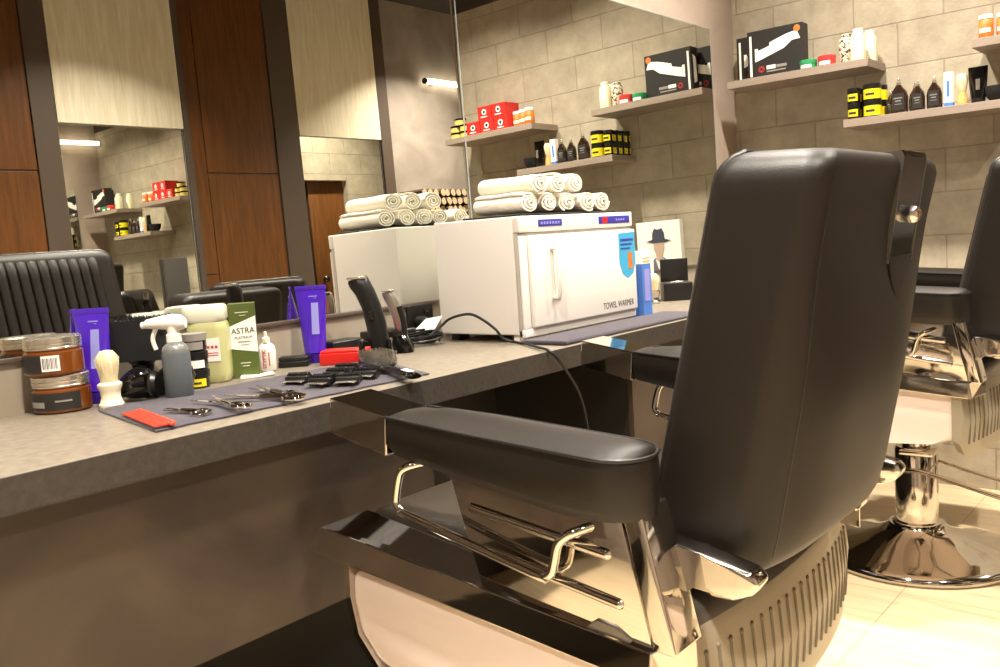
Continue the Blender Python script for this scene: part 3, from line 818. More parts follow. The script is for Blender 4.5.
# jug of pale green liquid
t = thing('plastic_jug', 'squat plastic jug of pale green liquid with a white label', 'jug', (.0500, -2.8980, ZC), CAM40 + .1)
rings = []
for (z, w_, d_) in ((0, .070, .056), (.004, .076, .062), (.02, .079, .065), (.108, .081, .066), (.118, .079, .064), (.124, .074, .060)):
    rings.append([(a, b_, z) for a, b_ in rrect(0, 0, w_, d_, .022, 6)])
obj('body', add_loft(B(), rings), m_ygreen, t)
rings = []
for (z, w_, d_) in ((.124, .076, .060), (.130, .084, .066), (.150, .085, .066), (.156, .082, .062), (.158, .074, .054)):
    rings.append([(a - .004, b_, z) for a, b_ in rrect(0, 0, w_, d_, .02, 6)])
obj('shoulder_cap', add_loft(B(), rings), m_jugtop, t)
obj('label', add_box(B(), -.004, .026, -.0338, -.0326, .045, .092), m_paper, t, smooth=False)
bars([(.001 + .008 * k, .006 + .008 * k, .072, .077) for k in range(3)] + [(.000, .022, .062, .0632), (.000, .022, .057, .0582)], m_redink, t, -.034, 'label_print')
# razor blade carton
t = thing('blade_carton', 'green and white carton of razor blades marked ASTRA', 'carton', (.0640, -2.8170, ZC), CAM40 + .24)
obj('box', add_box(B(), -.027, .027, -.021, .021, 0, .155, .0008), m_green, t, smooth=False)
bm = B(); add_prism(bm, [(-.0271, .062), (.0271, .052), (.0271, .128), (-.0271, .108)], -.0216, -.0208, 'xz'); obj('white_panel', bm, m_paper, t, smooth=False)
obj('lettering', B(), m_ink, t) if False else None
text_part('ASTRA', .0165, m_ink, t, frame((0, -.0218, .098), (1, 0, .02)), sx=.95)
text_part('PLATINUM', .0075, m_ink, t, frame((0, -.0218, .084), (1, 0, .02)))
bars([(-.012, .012, .074, .0765), (-.006, .010, .068, .0695)], m_grey_label, t, -.0216)
bars([(-.010, .010, .030, .0315), (-.007, .007, .024, .0252), (-.013, .013, .136, .1375), (-.005, .008, .130, .131)], m_jugtop, t, -.0212)
# folded paper slip
bm = B(); add_prism(bm, [(-.04, 0), (-.036, .006), (.0, .004), (.034, .008), (.038, .003), (.0, .0), (-.02, 0)], -.012, .012, 'xz')
o = obj('paper_slip', bm, m_paper, None, loc=(.1020, -2.8150, ZC + .0004)); o.rotation_euler = (0, 0, CAM40 + .35); tag(o, 'crumpled white paper slip at the foot of the green carton', 'paper')
# styptic bottle
t = thing('styptic_bottle', 'small white dropper bottle with red lettering STYPTIC', 'bottle', (.0430, -2.7440, ZC), CAM40)
rings = [[(a, b_, z) for a, b_ in rrect(0, 0, w_, w_ * .62, w_ * .3, 5)] for z, w_ in ((0, .033), (.003, .037), (.045, .038), (.054, .034), (.060, .022), (.062, .016))]
obj('body', add_loft(B(), rings), m_white, t)
obj('cap', disc_can([(0, .062), (.0085, .062), (.0085, .072), (.004, .075), (.0035, .086), (0, .087)], 18), m_jugtop, t)
text_part('STYPTIC', .0115, m_redink, t, frame((-.003, -.0126, .028), (0, 0, 1), (-1, 0, 0)))
bars([(.006, .008, .012, .042)], m_redink, t, -.0118)
# small black box
t = thing('black_case', 'small flat black case lying behind the paper slip', 'case', (.0470, -2.6680, ZC), CAM40)
obj('base', add_box(B(), -.033, .033, -.02, .02, 0, .013, .002), m_black, t); obj('cover', add_box(B(), -.0325, .0325, -.0195, .0195, .0132, .023, .003), m_black, t)

# dark towel under the tools
def towel_mat(name, poly, label, thick=.007, seed=1, nu=60, nv=16, fold=0):
    """bilinear quad sheet with thickness and small waves; poly = 4 corners"""
    rr = random.Random(seed); bm = B(); P4 = [Vector((*p, 0)) for p in poly]
    top = []; bot = []
    for i in range(nu + 1):
        u = i / nu; rt = []; rb = []
        for j in range(nv + 1):
            v = j / nv
            p = (P4[0] * (1 - u) + P4[1] * u) * (1 - v) + (P4[3] * (1 - u) + P4[2] * u) * v
            e = min(u, 1 - u) * nu / 2.0; e2 = min(v, 1 - v) * nv / 1.5; k = min(1, e, e2)
            h = thick * (.55 + .45 * k ** .5) + .0016 * math.sin(u * 21 + v * 5 + seed) * k + .0012 * math.sin(u * 47 - v * 9) * k
            wob = .0025 * math.sin(u * 31 + seed) * (1 if v in (0, 1) else 0)
            rt.append(bm.verts.new((p.x + wob, p.y, ZC + h))); rb.append(bm.verts.new((p.x + wob, p.y, ZC + .0004)))
        top.append(rt); bot.append(rb)
    for i in range(nu):
        for j in range(nv):
            bm.faces.new((top[i][j], top[i][j + 1], top[i + 1][j + 1], top[i + 1][j])); bm.faces.new((bot[i][j], bot[i + 1][j], bot[i + 1][j + 1], bot[i][j + 1]))
    for i in range(nu):
        bm.faces.new((top[i][0], top[i + 1][0], bot[i + 1][0], bot[i][0])); bm.faces.new((top[i][nv], bot[i][nv], bot[i + 1][nv], top[i + 1][nv]))
    for j in range(nv):
        bm.faces.new((top[0][j], bot[0][j], bot[0][j + 1], top[0][j + 1])); bm.faces.new((top[nu][j], top[nu][j + 1], bot[nu][j + 1], bot[nu][j]))
    o = obj('hand_towel', bm, m_ptowel, None); return tag(o, label, 'towel')
towel_mat(0, [(.150, -3.215), (.180, -2.530), (.505, -2.665), (.475, -3.275)], 'dark purple hand towel spread under the scissors and combs', .006)
TZ = ZC + .0075
# second towel under the warmer, rolled edge towards the room
t = tag(obj('hand_towel', add_box(B(), .394, .530, -2.20, -1.48, ZC + .0003, ZC + .012, .005), m_ptowel, None), 'dark purple towel folded under the front of the towel warmer', 'towel')
bm = B(); 
# red comb
t = thing('red_comb', 'red comb lying at the near end of the dark towel', 'comb', (0.3820, -3.2405, TZ), math.radians(-12))
bm = B(); add_box(bm, -.09, .09, .008, .018, 0, .004, .001)
for k in range(58): add_box(bm, -.088 + .003 * k, -.0862 + .003 * k, -.014, .009, .0006, .003)
obj('spine_and_teeth', bm, m_redcomb, t, smooth=False)
obj('spine_ridge', add_box(B(), -.088, .088, .012, .0185, .0035, .0055, .001), m_redcomb, t)

# scissors
def scissors(loc, rot, label, opening=.25, L=.075, sc=1.15):
    t = thing('hair_scissors', label, 'scissors', (loc[0], loc[1], TZ), rot); t.scale = (sc, sc, sc)
    for s in (1, -1):
        A = Matrix.Rotation(s * opening / 2, 4, 'Z')
        z = .003 if s > 0 else .0055
        bm = B(); add_prism(bm, [(-.004, -.004 * s), (L, .0), (L - .002, .0012 * s), (0, .0055 * s), (-.05, .007 * s), (-.05, .003 * s)], z, z + .002, 'xy')
        bmesh.ops.transform(bm, matrix=A, verts=bm.verts[:]); bl = obj('blade', bm, m_chrome, t)
        bm = B(); cx_, cy_ = -.068, .013 * s
        pts = [(cx_ + .017 * math.cos(a), cy_ + .0105 * math.sin(a), z + .0015) for a in [2 * PI * q / 18 for q in range(18)]]
        add_tube(bm, pts, .0030, 8, closed=True); add_tube(bm, [(-.004, .002 * s, z + .0012), (-.03, .006 * s, z + .0015), (-.053, .008 * s, z + .0015)], .0032, 8)
        bmesh.ops.transform(bm, matrix=A, verts=bm.verts[:]); obj('handle', bm, m_chrome, t)
    obj('pivot_screw', add_lathe(B(), [(0, .003), (.0042, .003), (.0042, .0088), (.003, .0095), (0, .0095)], seg=14), m_silver, t)
    return t
scissors((.385, -3.178), math.radians(188), 'small folded hair scissors nearest the red comb', .14, .05, .85)
scissors((.392, -3.100), math.radians(172), 'open chrome hair scissors, second from the red comb', .50)
scissors((.425, -3.040), math.radians(200), 'chrome hair scissors crossing the middle of the dark towel', .26)
scissors((.385, -2.985), math.radians(168), 'thinning scissors nearest the clipper guards on the dark towel', .2)

# clipper guards
def guard(loc, rot, label, flip=False):
    t = thing('clipper_guard', label, 'clipper guard', (loc[0], loc[1], TZ), rot)
    obj('frame', add_box(B(), -.022, .022, -.007, .007, .001, .015, .002), m_black, t)
    bm = B()
    for k in range(11): add_prism(bm, [(.006, .002), (.032, .001), (.034, .006), (.014, .021), (.004, .018)], -.021 + .004 * k, -.0195 + .004 * k, 'yz')
    tt = obj('teeth', bm, m_black, t, smooth=False)
    bm = B(); add_box(bm, -.019, .019, -.019, -.0072, .006, .0082, .0008); add_box(bm, -.019, -.012, -.026, -.018, .006, .0082, .0008); add_box(bm, .012, .019, -.026, -.018, .006, .0082, .0008)
    obj('clip_plate', bm, m_silver, t)
    return t
for (gx, gy, gr, lb) in ((0.3380, -2.8831, 30, 'black clipper guard nearest the scissors'), (0.4149, -2.8831, 20, 'black clipper guard at the front of the guard cluster'), (0.4589, -2.8501, 35, 'black clipper guard with a metal clip nearest the counter edge'), (0.3765, -2.8171, 15, 'black clipper guard in the middle of the guard cluster'), (0.3380, -2.7566, 25, 'black clipper guard nearest the red box'), (0.4369, -2.7841, 30, 'black clipper guard with a metal clip nearest the hairbrush')):
    guard((gx, gy), math.radians(gr), lb)

# hairbrush
t = thing('hairbrush', 'black hairbrush with metal pins lying by the red box', 'hairbrush', (.372, -2.690, TZ), math.radians(-22))
rings = []
for xx, w_, h_ in ((-.05, .010, .004), (-.045, .02, .006), (-.02, .028, .008), (.02, .028, .008), (.05, .02, .007), (.065, .009, .006), (.11, .010, .007), (.17, .016, .007), (.195, .016, .006), (.202, .010, .004)):
    rings.append([(xx, w_ * math.cos(a), .009 + h_ * math.sin(a)) for a in [2 * PI * q / 16 for q in range(16)]])
obj('handle', add_loft(B(), rings), m_gblack, t)
bm = B(); rr = random.Random(3)
for i in range(13):
    for j in range(6):
        xx, yy = -.042 + .0075 * i, -.019 + .0076 * j
        add_tube(bm, [(xx, yy, .014), (xx * 1.05, yy * 1.25, .041)], .0009, 4)
obj('pins', bm, m_chrome_soft, t); 
obj('bristle_tufts', add_box(B(), -.044, .05, -.021, .021, .012, .0175, .002), m_mblack, t)
obj('handle_print', add_box(B(), .14, .18, -.006, .006, .0158, .0164), m_paper, t, smooth=False)

# red box
t = thing('red_case', 'open red plastic case on the counter between the purple tube and the clipper', 'case', (0.1455, -2.5861, ZC), CAM40 - .08)
obj('tray', add_box(B(), -.054, .054, -.03, .03, 0, .026, .002), m_red, t); obj('lid_panel', add_box(B(), -.052, .052, -.028, .028, .0262, .031, .0015), m_red, t)

# large clipper on a charging stand
t = thing('hair_clipper', 'large black hair clipper standing upright in its charging stand', 'clipper', (.2790, -2.6060, ZC), CAM40)
rings = []
for (xx, z, hw, hd) in ((.008, .030, .019, .017), (.008, .05, .0205, .018), (.004, .09, .0215, .019), (-.004, .13, .020, .0185), (-.014, .158, .0205, .019), (-.024, .176, .022, .019), (-.028, .186, .0215, .016), (-.0285, .190, .019, .012)):
    rings.append([(xx + hw * math.cos(a), hd * math.sin(a), z + .25 * hw * math.cos(a)) for a in [2 * PI * q / 24 for q in range(24)]])
obj('body', add_loft(B(), rings), m_black, t)
obj('blade', add_box(B(), -.049, -.010, -.017, .010, .188, .1935, .0008, M=None), m_silver, t)
bm = B()
for k in range(16): add_box(bm, -.0485 + .0024 * k, -.0472 + .0024 * k, -.021, -.016, .190, .1925)
obj('blade_teeth', bm, m_silver, t, smooth=False)
obj('switch', add_box(B(), -.008, .004, -.0225, -.0175, .100, .122, .002), m_gblack, t)
bm = B(); rings = [[(a, b_, z) for a, b_ in rrect(0, 0, w_, d_, .02, 5)] for z, w_, d_ in ((0, .082, .07), (.012, .082, .07), (.022, .07, .06), (.028, .058, .05))]
add_loft(bm, rings); st_ = obj('charging_stand', bm, m_gblack, t)
bm = B()
for s in (-1, 1): add_box(bm, s * .031 - .004, s * .031 + .004, -.02, .02, .02, .058, .003)

obj('cradle', bm, m_gblack, st_)
obj('chrome_strip', add_box(B(), -.030, -.024, -.0365, -.034, .004, .024, .001), m_chrome, st_)
# silver trimmer on a stand
t = thing('hair_trimmer', 'slim silver and black trimmer standing upright in its charger', 'trimmer', (0.1367, -2.4025, ZC), CAM40)
rings = []
for (xx, z, hw, hd) in ((.012, .030, .013, .012), (.010, .06, .0145, .013), (.004, .09, .0145, .013), (-.004, .118, .0155, .013), (-.012, .136, .0155, .012), (-.015, .146, .0145, .009)):
    rings.append([(xx + hw * math.cos(a), hd * math.sin(a), z + .2 * hw * math.cos(a)) for a in [2 * PI * q / 20 for q in range(20)]])
obj('body', add_loft(B(), rings), m_chrome_soft, t)
obj('grip_panel', add_tube(B(), [(.017, -.008, .035), (.018, -.009, .07), (.010, -.009, .11)], .0075, 10, smooth=3), m_black, t)
obj('blade', add_box(B(), -.029, .0, -.014, .006, .1465, .1505, .0006), m_silver, t)
rings = [[(a, b_, z) for a, b_ in rrect(0, 0, w_, d_, .014, 5)] for z, w_, d_ in ((0, .075, .055), (.014, .073, .053), (.03, .058, .044), (.042, .046, .036))]
st_ = obj('charging_base', add_loft(B(), rings), m_gblack, t)
obj('cup', disc_can([(.017, .040), (.021, .040), (.022, .052), (.0165, .052), (.017, .040)], 24), m_black, st_)
# black charger blocks behind
t = thing('power_adapter', 'black charger block lying behind the red case', 'adapter', (.045, -2.515, ZC), PI/2)
obj('housing', add_box(B(), -.045, .045, -.025, .025, 0, .042, .005), m_black, t); obj('plug_end', add_box(B(), .0455, .058, -.012, .012, .01, .03, .003), m_black, t)
t = thing('power_adapter', 'black charger block lying behind the large clipper stand', 'adapter', (.045, -2.375, ZC), PI/2)
obj('housing', add_box(B(), -.05, .05, -.025, .025, 0, .05, .005), m_black, t); obj('plug_end', add_box(B(), -.063, -.0505, -.012, .012, .01, .03, .003), m_black, t)
# socket, cable bundle, tag, cord
t = thing('wall_socket', 'square black wall socket low on the backsplash beside the towel warmer', 'socket', (0, -2.185, .838), PI/2)
obj('plate', add_box(B(), -.047, .047, -.008, 0, -.030, .042, .002), m_black, t)
obj('rocker', add_box(B(), .012, .03, -.0105, -.0082, .018, .028, .001), m_gblack, t)
obj('plug', add_lathe(B(), [(0, 0), (.017, 0), (.017, .02), (.012, .028), (0, .028)], (-.01, -.0085, -.004), 20, Matrix.Rotation(PI/2, 4, 'X')), m_black, t)
bm = B(); pts = []; rr = random.Random(5)
for k in range(70):
    a = k * .62; r_ = .052 + .012 * math.sin(k * .37)
    pts.append((r_ * math.cos(a) * 1.1, r_ * math.sin(a) * .7, .006 + .0005 * k + .004 * math.sin(k * 1.3)))
add_tube(bm, pts, .0032, 8, smooth=3)
o = obj('cable_bundle', bm, m_black, None, loc=(.085, -2.275, ZC + .002)); o.rotation_euler = (0, 0, CAM40); tag(o, 'coiled black cable bundle on the counter beside the towel warmer', 'cable')
bm = B(); add_prism(bm, [(-.046, -.010), (-.012, .024), (.034, .030), (.004, -.022)], -.0006, .0006, 'xz')
o = obj('paper_tag', bm, m_paper, None, loc=(.120, -2.262, ZC + .050)); o.rotation_euler = (math.radians(-22), 0, CAM40 - .1); tag(o, 'white paper tag tied to the black cord beside the towel warmer', 'tag')
o = obj('extension_cable', add_tube(B(), [(.135, -2.275, .812), (.150, -2.248, .832), (.165, -2.236, .847), (.20, -2.232, .858), (.245, -2.232, .862), (.286, -2.232, .848), (.33, -2.232, .822), (.345, -2.22, .796), (.38, -2.205, .785), (.425, -2.225, .7855), (.50, -2.275, .7855), (.548, -2.300, .784), (.566, -2.290, .765), (.568, -2.245, .715), (.570, -2.205, .655), (.572, -2.185, .57), (.572, -2.18, .45), (.560, -2.18, .20), (.48, -2.2, -.05), (.30, -2.25, FZ + .006)], .0038, 8, smooth=6), m_black, None)
tag(o, 'black power cable running over the counter edge in front of the warmer', 'cable')

thing = _S

# ================================================================ towel warmer
t = thing('towel_warmer', 'white towel warmer cabinet on the counter, lettered TOWEL WARMER', 'towel warmer', (.080, -1.900, ZC), PI/2)
# local: x -> +Y world, -y -> +X world
w0, w1, hz = -.279, .279, .333
obj('cabinet', add_box(B(), w0, w1, -.285, 0, .020, hz, .004, 3), m_warm_white, t)
obj('top_panel', add_box(B(), w0, w1, -.306, -.2852, hz - .043, hz, .003), m_warm_white, t)
obj('front_frame', add_box(B(), w0, w1, -.298, -.2852, .006, hz - .044, .002), mat('warmer_seal', '#b9b2a8', .5), t)
dr = obj('door', add_box(B(), w0 + .034, w1 - .004, -.316, -.2985, .036, hz - .052, .005, 3), m_warm_white, t)
obj('hinge_strip', add_box(B(), w0, w0 + .031, -.306, -.2985, .034, hz - .052, .003), m_warm_white, t)
bm = B(); hx = -.158; add_tube(bm, [(hx, -.318, .244), (hx, -.334, .244), (hx, -.338, .236), (hx, -.338, .118), (hx, -.334, .110), (hx, -.318, .110)], .0065, 10)
add_box(bm, hx + .006, hx + .034, -.3195, -.316, .104, .250, .002); obj('door_handle', bm, m_warm_white, dr)
bm = B(); add_prism(bm, [(.180, .270), (.270, .272), (.270, .180), (.256, .148), (.225, .134), (.196, .148), (.180, .180)], -.3168, -.3158, 'xz'); sh = obj('shield_sticker', bm, m_skyblue, dr, smooth=False)
bars([(.190, .260, .246, .253), (.190, .252, .234, .239), (.190, .240, .222, .226)], m_badge, dr, -.3170, 'sticker_print')
bars([(.228, .252, .162, .212)], m_orange, dr, -.3170, 'sticker_picture')
text_part('TOWEL WARMER', .0265, m_ink, dr, frame((.166, -.3162, .060), (1, 0, 0)), sx=.80)
obj('badge', add_box(B(), -.195, -.088, -.3075, -.3058, hz - .030, hz - .011, .0006), m_badge, t)
bars([(-.186 + .013 * k, -.178 + .013 * k, hz - .024, hz - .017) for k in range(7)], m_lilac, t, -.3077, 'badge_print')
obj('control_badge', add_box(B(), .095, .262, -.3075, -.3058, hz - .032, hz - .010, .0006), m_badge, t)
bars([(.112, .140, hz - .029, hz - .013)], m_red, t, -.3077, 'switch')
bars([(.185 + .013 * k, .193 + .013 * k, hz - .024, hz - .0185) for k in range(4)], m_lilac, t, -.3077, 'badge_print')
for (a, b_) in ((w0 + .006, -.29), (w1 - .05, -.29), (w0 + .02, -.05), (w1 - .05, -.05)):
    obj('foot', add_box(B(), a, a + .045, b_, b_ + .03, .0, .0205, .003), m_warm_white if b_ < -.2 else m_black, t)
obj('lower_rail', add_box(B(), w0, w1, -.306, -.2853, .0125, .035, .003), m_warm_white, t)
WZ = ZC + hz
o = obj('towel_tray', add_box(B(), .17, .380, -2.155, -1.70, WZ + .0002, WZ + .006, .002), m_mblack, None); tag(o, 'thin black tray under the rolled white towels', 'tray')
def rolled_towel(label, loc, rz, L):
    """spiral roll along x"""
    t = tag(obj('rolled_towel', roll_bm(L), m_towel, None, loc=loc), label, 'towel', None); t.rotation_euler = (0, 0, rz); t['group'] = 'rolled white towels on the warmer'; return t
def roll_bm(L, seed=[0]):
    seed[0] += 1; rr = random.Random(seed[0]); bm = B(); n = 96; turns = 3.2; thk = .0072
    prof = []
    for k in range(n + 1):
        u = k / n; a = u * turns * 2 * PI + seed[0]; r_ = .0035 + (.0295 - .0035) * u
        prof.append((r_ * 1.40 * math.cos(a), r_ * .93 * math.sin(a)))
    def off(i, d):
        p = Vector((*prof[i], 0)); q = Vector((*prof[min(i + 1, n)], 0)) - Vector((*prof[max(i - 1, 0)], 0)); nn = Vector((q.y, -q.x, 0)).normalized(); return p + nn * d
    rings = []
    m_ = 10
    for s in range(m_ + 1):
        u = s / m_; xx = -L / 2 + L * u; e = min(u, 1 - u) * m_
        ring = []
        bul = 1 + .025 * math.sin(u * 9 + seed[0]) ; sh = .003 * math.sin(u * 5 + seed[0])
        o_ = [off(i, thk * .36) for i in range(0, n + 1, 2)]; i_ = [off(i, -thk * .36) for i in range(n, -1, -2)]
        for p in o_ + i_:
            tel = .010 * (1 - math.hypot(p.x, p.y) / .03) * (1 if u > .99 else 0)
            sc_ = 1 if 0 < s < m_ else .97
            ring.append((xx + tel + rr.uniform(-.0006, .0006), p.x * bul * sc_ + sh, p.y * bul * sc_))
        rings.append(ring)
    add_loft(bm, rings)
    return bm
TW = WZ + .006 + .0295
spec = [(-2.125, 0, 'rolled white towel at the near left of the bottom row'), (-2.035, 0, 'second rolled white towel of the bottom row'), (-1.948, 0, 'third rolled white towel of the bottom row'), (-1.861, 0, 'fourth rolled white towel of the bottom row'), (-1.774, 0, 'rolled white towel at the far right of the bottom row'),
        (-2.085, 1, 'rolled white towel at the left of the upper row'), (-1.995, 1, 'middle rolled white towel of the upper row'), (-1.908, 1, 'rolled white towel at the right of the upper row')]
for k, (yy, lv, lb) in enumerate(spec):
    rolled_towel(lb, (.288 + random.uniform(-.006, .006), yy + .018, TW + lv * .0515), random.uniform(-.05, .05), .178 + random.uniform(-.008, .012))

_S = thing
def thing(*a, **k):
    t = _S(*a, **k); t.scale = (1.1, 1.1, 1.1); return t
# blue carton, black jewellery-like box, portrait
t = thing('blue_carton', 'slim tall blue and white carton standing beside the towel warmer', 'carton', (.372, -1.588, ZC), PI/2)
obj('box', add_box(B(), -.017, .030, -.03, .03, 0, .190, .001), m_blue, t, smooth=False)
obj('white_band', add_box(B(), -.0172, .0302, -.0302, .0302, .155, .191, .001), m_paper, t, smooth=False)
bars([(-.013, .026, .160, .164), (-.013, .026, .170, .173)], m_tan, t, -.0304); bars([(-.008, .02, .05, .14)], m_lilac, t, -.0303, 'side_print')
t = thing('black_case', 'open black case with raised lid standing by the chrome shaving brush', 'case', (.162, -.959, ZC), CAM40)
obj('base', add_box(B(), -.05, .05, -.035, .035, 0, .062, .002), m_black, t); obj('lid', add_box(B(), -.048, .048, .026, .035, .063, .143, .002), m_black, t)
obj('inlay', add_box(B(), -.02, .02, -.02, .01, .0622, .066, .001), m_silver, t)
t = thing('cream_tube', 'pale cream tube standing behind the chrome shaving brush', 'tube', (.040, -.945, ZC), CAM40)
rings = [[(hw * math.cos(a), hd * math.sin(a), z) for a in [2 * PI * q / 20 for q in range(20)]] for z, hw, hd in ((.021, .014, .014), (.06, .0145, .012), (.14, .0155, .002), (.15, .0155, .0012))]
obj('body', add_loft(B(), rings), m_cream, t); obj('cap', disc_can([(0, 0), (.0135, 0), (.0135, .02), (0, .0205)], 20), m_white, t)
t = thing('portrait_print', 'small canvas print of a person in a hat and suit by the corner', 'picture', (.290, -.30, ZC), 0)
obj('canvas', add_box(B(), -.105, .105, 0, .028, 0, .288, .001), m_paper, t, smooth=False)
m_suit = mat('print_suit', '#5d6580', .6); m_skin = mat('print_skin', '#b9a08c', .6); m_hat = mat('print_hat', '#3c3f4c', .6)
bm = B(); add_prism(bm, [(-.075, .002), (-.07, .09), (-.05, .115), (-.018, .135), (0, .11), (.018, .135), (.05, .115), (.07, .09), (.075, .002)], -.0012, .0002, 'xz'); obj('printed_suit', bm, m_suit, t, smooth=False)
bm = B(); add_prism(bm, [(-.013, .128), (-.017, .15), (-.025, .17), (-.026, .20), (.026, .20), (.025, .17), (.017, .15), (.013, .128), (0, .112)], -.0016, .0002, 'xz'); obj('printed_face', bm, m_skin, t, smooth=False)
bm = B(); add_prism(bm, [(-.058, .205), (-.03, .212), (-.028, .238), (-.018, .258), (0, .253), (.018, .258), (.028, .238), (.03, .212), (.058, .205), (.03, .197), (-.03, .197)], -.0020, .0002, 'xz'); obj('printed_hat', bm, m_hat, t, smooth=False)
bm = B(); add_prism(bm, [(-.02, .132), (0, .06), (.02, .132), (0, .112)], -.0015, .0002, 'xz'); obj('printed_shirt', bm, m_white, t, smooth=False)

thing = _S
# ================================================================ shelf goods
def clipper_box(loc, label, wd=.245, hh=.205):
    t = thing('clipper_box', label, 'box', loc, 0)
    obj('box', add_box(B(), 0, wd, 0, .066, 0, hh, .0012), m_labelblack, t, smooth=False)
    obj('spine_strip', add_box(B(), .010, .020, -.0006, .0002, .012, hh - .02), m_paper, t, smooth=False)
    bm = B(); add_prism(bm, [(.034, .072), (.034, .128), (.046, .128), (.050, .118), (.10, .132), (.102, .146), (.175, .168), (.222, .176), (.232, .150), (.236, .140), (.200, .138), (.165, .112), (.12, .098), (.07, .082)], -.0008, .0002, 'xz'); obj('clipper_picture', bm, m_paper, t, smooth=False)
    bm = B(); add_lathe(bm, [(0, 0), (.0145, 0), (.0145, .0008), (0, .0008)], (wd - .022, -.0001, hh - .022), 24, Matrix.Rotation(PI/2, 4, 'X')); obj('gold_dot', bm, m_orange, t)
    bm = B()
    for k in range(8):
        a = k * PI / 4; add_prism(bm, [(.062 + .014 * math.cos(a - .25), .038 + .014 * math.sin(a - .25)), (.062 + .014 * math.cos(a + .25), .038 + .014 * math.sin(a + .25)), (.062 + .004 * math.cos(a), .038 + .004 * math.sin(a))], -.0009, .0002, 'xz')
    obj('star_mark', bm, m_red_tin, t, smooth=False)
    bars([(.085, .125, .034, .050)], m_paper, t, -.0002, 'name_strip'); bars([(.128, .175, .036, .048), (.085, .17, .022, .028)], m_grey_label, t, -.0002, 'name_print')
    obj('side_picture', add_prism(B(), [(.02, .04), (.05, .05), (.045, .16), (.018, .17)], -.0006, .0002, 'yz'), m_paper, t, smooth=False)
    return t
clipper_box((.040, -.088, ZA), 'black clipper box nearest the corner, partly behind the other clipper box', .20)
clipper_box((.128, -.170, ZA), 'black clipper box with a gold dot in front on the corner shelf')
def flat_tin(loc, r, h, m, label):
    t = thing('pomade_tin', label, 'tin', loc, 0)
    obj('body', disc_can([(0, 0), (r - .002, 0), (r, .002), (r, h * .55), (0, h * .55)]), m, t)
    obj('lid', disc_can([(0, h * .555), (r + .001, h * .555), (r + .001, h - .002), (r - .002, h), (0, h)]), m, t)
    arc_label(r, h * .12, h * .45, -40, 40, m_paper, t); return t
flat_tin((.402, -.185, ZA), .034, .038, m_green_tin, 'flat green tin on the corner shelf between the clipper box and the red tin')
flat_tin((.478, -.18, ZA), .035, .044, m_red_tin, 'flat red tin on the corner shelf beside the green tin')
m_camo = mat('camo_print', '#d9cdb4', .5, noise='#4a3b2f', scale=75)
for n_ in m_camo.node_tree.nodes:
    if n_.type == 'VALTORGB': n_.color_ramp.elements[0].position = .46; n_.color_ramp.elements[1].position = .5
t = thing('patterned_can', 'tall can with a mottled brown and cream print on the corner shelf', 'can', (.548, -.15, ZA), 0)
obj('body', disc_can([(0, 0), (.028, 0), (.029, .002), (.029, .095), (.025, .103), (0, .103)]), m_camo, t); obj('cap', disc_can([(0, .1032), (.02, .1032), (.02, .118), (.016, .121), (0, .121)]), m_camo, t)
for (lx, ly, lb) in ((.603, -.17, 'pale frosted bottle at the outer end of the corner shelf'), (.622, -.085, 'pale frosted bottle at the back of the corner shelf end')):
    t = thing('frosted_bottle', lb, 'bottle', (lx, ly, ZA), 0)
    obj('body', add_loft(B(), [[(a, b_, z) for a, b_ in rrect(0, 0, .054, .044, .012, 5)] for z in (0, .098)] + [[(a, b_, .108) for a, b_ in rrect(0, 0, .044, .036, .012, 5)]]), m_ygreen2 if False else mat('frosted_pale', '#d8d2ad', .35), t)
    obj('cap', disc_can([(0, .1082), (.02, .1082), (.02, .126), (.017, .129), (0, .129)]), m_jugtop, t)
    obj('label', add_box(B(), -.014, .010, -.0226, -.0216, .045, .085), m_paper, t, smooth=False)
# lower shelf: round tins in stacks
def round_tin(r, h, mlab, label, loc, full=True):
    t = thing('wax_tin', label, 'tin', loc, 0)
    obj('body', disc_can([(0, 0), (r - .001, 0), (r, .0015), (r, h * .72), (0, h * .72)], 28), m_gblack, t)
    obj('lid', disc_can([(0, h * .725), (r + .0008, h * .725), (r + .0008, h - .0015), (r - .001, h), (0, h)], 28), m_black if full else mlab, t)
    arc_label(r, h * .08, h * .68, -180, 176, mlab, t, 'label', .0005, 32)
    arc_label(r + .0004, h * .3, h * .44, -30, 30, m_ink, t, 'label_print')
    return t
def black_tin(label, loc):
    r, h = .0245, .0615
    t = thing('wax_tin', label, 'tin', loc, 0)
    obj('body', disc_can([(0, 0), (r - .001, 0), (r, .0015), (r, h * .75), (0, h * .75)], 28), m_gblack, t)
    obj('lid', disc_can([(0, h * .755), (r + .0008, h * .755), (r + .0008, h - .0015), (r - .001, h), (0, h)], 28), m_black, t)
    lb = arc_label(r, h * .16, h * .62, -52, 52, m_yellow, t)
    arc_label(r + .0004, h * .30, h * .46, -34, 34, m_ink, t, 'label_print'); arc_label(r, h * .16, h * .62, 110, 250, m_yellow, t, 'rear_label')
    arc_label(r, h * .16, h * .62, 200 + 52, 275, m_yellow, t, 'side_label')
    return t
bt = None
for j, yy in enumerate((-.195, -.1435, -.092, -.0405)):
    for k in range(2):
        pos = ('front', 'second', 'third', 'rearmost')[j]; lb = 'black and yellow wax tin, %s in the %s row on the lower shelf' % (pos, ('bottom', 'top')[k])
        if bt is None: bt = black_tin(lb, (.589, yy, ZB))
        else: dup(bt, (.589, yy, ZB + .0617 * k), 0, lb)
